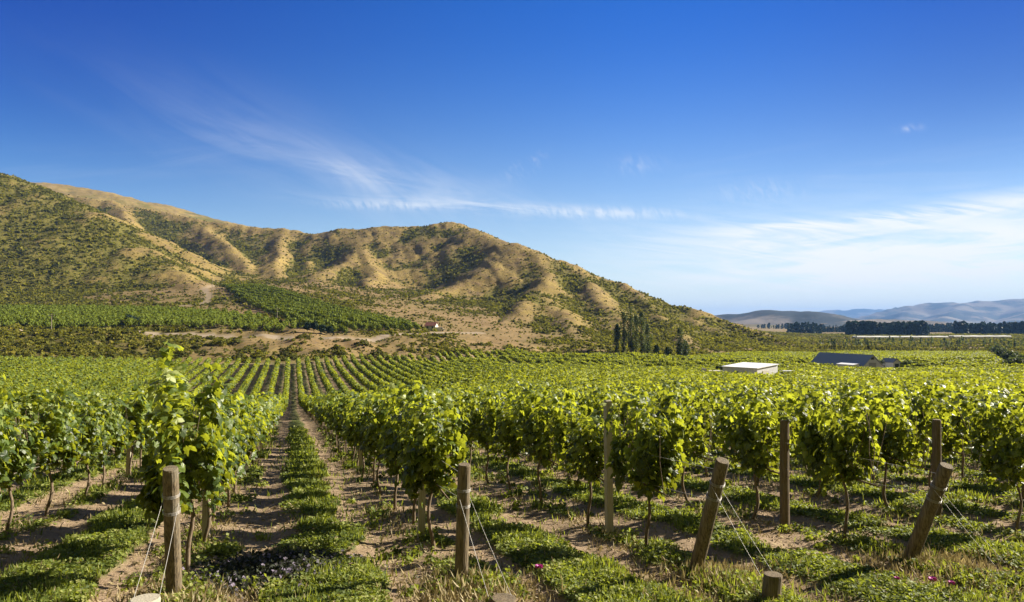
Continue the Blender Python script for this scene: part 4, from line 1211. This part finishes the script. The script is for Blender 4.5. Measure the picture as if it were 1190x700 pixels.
# upright grass blades
x, y = scatter(320000, 4.6, 32, 1.0)
z, g, p_ = near_z(x, y)
tuss = fbm(x / .5 + 5, y / .5, 3, 220)
kp = rg_.rand(len(x)) < (g * .6 + .08) * sstep(.42, .62, tuss)
x, y, z, tuss = x[kp], y[kp], z[kp], tuss[kp]; n = len(x)
L = np.interp(y, [4.6, 12, 32], [.055, .09, .17]) * rg_.uniform(.5, 1.5, n) * (.6 + tuss)
pos = np.stack([x, y, z - .01], 1)
tip = np.stack([rg_.normal(0, .38, n), rg_.normal(0, .38, n), np.ones(n)], 1)
V_, F_, li = leaves(rg_, pos, np.stack([rg_.normal(0, 1, n), rg_.normal(0, 1, n), np.full(n, .2)], 1), tip, L, BLADE)
rb = np.clip(rg_.rand(n), 0, 1)
tag(link('grass', np_mesh('grass', V_, F_, M['grass'], face_attr={'rnd': rb[li]})), 'short green grass tufts in the alleys between the vine rows', 'grass', kind='stuff')
# dry straw under the rows and round the end posts
x, y = scatter(390000, 4.6, 40, 1.1)
z, g, p_ = near_z(x, y)
under = np.exp(-(np.minimum(p_, 1 - p_) / .13) ** 2)
pn = np.zeros(len(x))
for ri in ends:
    B = ends[ri][0]; pn = np.maximum(pn, np.exp(-(((x - B[0]) - .15) ** 2 + (y - B[1] + .3) ** 2) / .55))
tuss = fbm(x / .6 + 15, y / .6, 3, 230)
kp = rg_.rand(len(x)) < np.clip(.30 * under * sstep(.4, .6, tuss) + pn * .55 + .10 * sstep(.55, .7, tuss), 0, 1)
x, y, z, pn = x[kp], y[kp], z[kp], pn[kp]; n = len(x)
L = np.interp(y, [4.6, 12, 40], [.07, .10, .20]) * rg_.uniform(.4, 1.5, n) * (1 + .5 * pn)
pos = np.stack([x, y, z - .01], 1)
tip = np.stack([rg_.normal(0, .8, n), rg_.normal(0, .8, n), np.full(n, .8)], 1)
V_, F_, li = leaves(rg_, pos, np.stack([rg_.normal(0, 1, n), rg_.normal(0, 1, n), np.full(n, .2)], 1), tip, L, BLADE)
tag(link('dry_grass', np_mesh('dry_grass', V_, F_, M['dry'], face_attr={'rnd': rg_.rand(n)[li]})), 'straw coloured dead grass round the end posts and under the rows', 'grass', kind='stuff')
# leafy weeds under the rows
x, y = scatter(3200, 5.5, 42, .9)
z, g, p_ = near_z(x, y)
under = np.exp(-(np.minimum(p_, 1 - p_) / .16) ** 2)
kp = (rg_.rand(len(x)) < .05 + .42 * under)
x, y, z = x[kp], y[kp], z[kp]; n = len(x); K = 60
h_ = rg_.uniform(.06, .22, n)
d = norm(rg_.normal(0, 1, (n * K, 3))); d[:, 2] = np.abs(d[:, 2])
pos = np.repeat(np.stack([x, y, z], 1), K, 0) + d * np.repeat(h_, K)[:, None] * rg_.uniform(.2, 1, (n * K, 1)) * np.array([1.1, 1.1, 1])
V_, F_, li = leaves(rg_, pos, norm(d + rg_.normal(0, .6, d.shape)), rg_.normal(0, 1, d.shape), np.repeat(np.interp(y, [5, 12, 42], [.024, .036, .11]), K) * rg_.uniform(.6, 1.4, n * K), QUAD)
rb = np.clip(np.repeat(rg_.rand(n), K) * .7 + rg_.rand(n * K) * .3, 0, 1)
tag(link('weeds', np_mesh('weeds', V_, F_, M['grass'], face_attr={'rnd': rb[li]})), 'leafy green weeds clumped under the vine rows', 'weeds', kind='stuff')
# purple flowering weed patch on the grass track
x0_, y0_ = (318 - 595) / F * 7.9, 7.9
n = 5200
x = x0_ + rg_.normal(0, .38, n); y = y0_ + rg_.normal(0, .42, n)
z, g, p_ = near_z(x, y)
pos = np.stack([x, y, z + rg_.rand(n) * .16 * np.exp(-((x - x0_) ** 2 + (y - y0_) ** 2) / .5) + .01], 1)
V_, F_, li = leaves(rg_, pos, rg_.normal(0, 1, (n, 3)) + np.array([0, 0, 1]), rg_.normal(0, 1, (n, 3)), rg_.uniform(.02, .045, n), QUAD)
tag(link('purple_weed_patch', np_mesh('purple_weed_patch', V_, F_, M['purple'], face_attr={'rnd': rg_.rand(n)[li]})), 'dark purplish weed patch on the grass track at the front', 'weeds', kind='stuff')
# stones and clods
x, y = scatter(9000, 4.6, 26, 1.0)
z, g, p_ = near_z(x, y)
kp = g < .5
x, y, z = x[kp], y[kp], z[kp]; n = len(x)
ico = np.array([(1, 0, 0), (-1, 0, 0), (0, 1, 0), (0, -1, 0), (0, 0, .7), (0, 0, -.7)]); icf = np.array([[0, 2, 4], [2, 1, 4], [1, 3, 4], [3, 0, 4]])
s_ = rg_.uniform(.008, .03, n) * np.interp(y, [5, 26], [1, 1.8])
V_ = (np.stack([x, y, z], 1)[:, None] + ico[None] * s_[:, None, None] * rg_.uniform(.6, 1.3, (n, 6, 1))).reshape(-1, 3)
F_ = (icf[None] + (np.arange(n) * 6)[:, None, None]).reshape(-1, 3)
M['clod'] = plain('soil_clod', (0.30, 0.22, 0.15), .9)
tag(link('soil_clods', np_mesh('soil_clods', V_, F_, M['clod'])), 'loose brown soil clods scattered on the bare tracks', 'soil', kind='stuff')
# fallen vine leaves and short prunings
x, y = scatter(16000, 4.6, 28, 1.0)
z, g, p_ = near_z(x, y); n = len(x)
V_, F_, li = leaves(rg_, np.stack([x, y, z + .012], 1), np.stack([rg_.normal(0, .35, n), rg_.normal(0, .35, n), np.ones(n)], 1), rg_.normal(0, 1, (n, 3)), rg_.uniform(.02, .055, n) * np.interp(y, [5, 28], [1, 1.6]), HEX)
tag(link('fallen_leaves', np_mesh('fallen_leaves', V_, F_, M['dry'], face_attr={'rnd': (rg_.rand(n) * .8)[li]})), 'dry fallen vine leaves scattered over the soil', 'leaves', kind='stuff')
mb = MB()
kx, ky = scatter(420, 4.8, 16, 1.0); kz, _, kp_ = near_z(kx, ky)
for x_, y_, z_ in zip(kx, ky, kz):
    a_ = rg_.uniform(0, 3.14); l_ = rg_.uniform(.08, .28)
    mb.tube([(x_, y_, z_ + .01), (x_ + math.cos(a_) * l_ * .5, y_ + math.sin(a_) * l_ * .5, z_ + .03), (x_ + math.cos(a_) * l_, y_ + math.sin(a_) * l_, z_ + .012)], .005, 4, False)
tag(link('prunings', mb.mesh('prunings', M['bark'])), 'thin cut vine prunings lying on the ground', 'twigs', kind='stuff')
# pink flowers
for i, (px, py, s, lab) in enumerate([(626, 663, 1.5, 'single bright pink flower right of the nearly upright end post'), (1077, 686, 1.3, 'pink flower in the clover below the end post leaning furthest right'),
        (1099, 689, 1.0, 'paler pink flower right of its neighbour at the bottom edge'), (1036, 684, .8, 'small pink flower low in the clover near the bottom right')]):
    D = 1.95 / ((py + 6 - 462) / F); x_ = (px - 595) / F * D; z_ = float(near_z(np.array([x_]), np.array([D]))[0][0])
    root = bpy.data.objects.new('flower', None); C.objects.link(root); root.location = (x_, D, z_); tag(root, lab, 'flower', 'pink flowers in the grass')
    link('stem', MB().tube([(0, 0, 0), (.01, 0, .06), (0, 0, .13)], .003, 5).mesh('stem', M['grass']), root)
    r = np.random.RandomState(i); n = 34
    d = norm(r.normal(0, 1, (n, 3))); d[:, 2] = np.abs(d[:, 2])
    V, Fc, li = leaves(r, d * .008 + np.array([0, 0, .13]), norm(np.stack([-d[:, 1], d[:, 0], d[:, 2]], 1)), d, np.full(n, .028 * s), HEX)
    link('blossom', np_mesh('blossom', V, Fc, M['petal']), root)
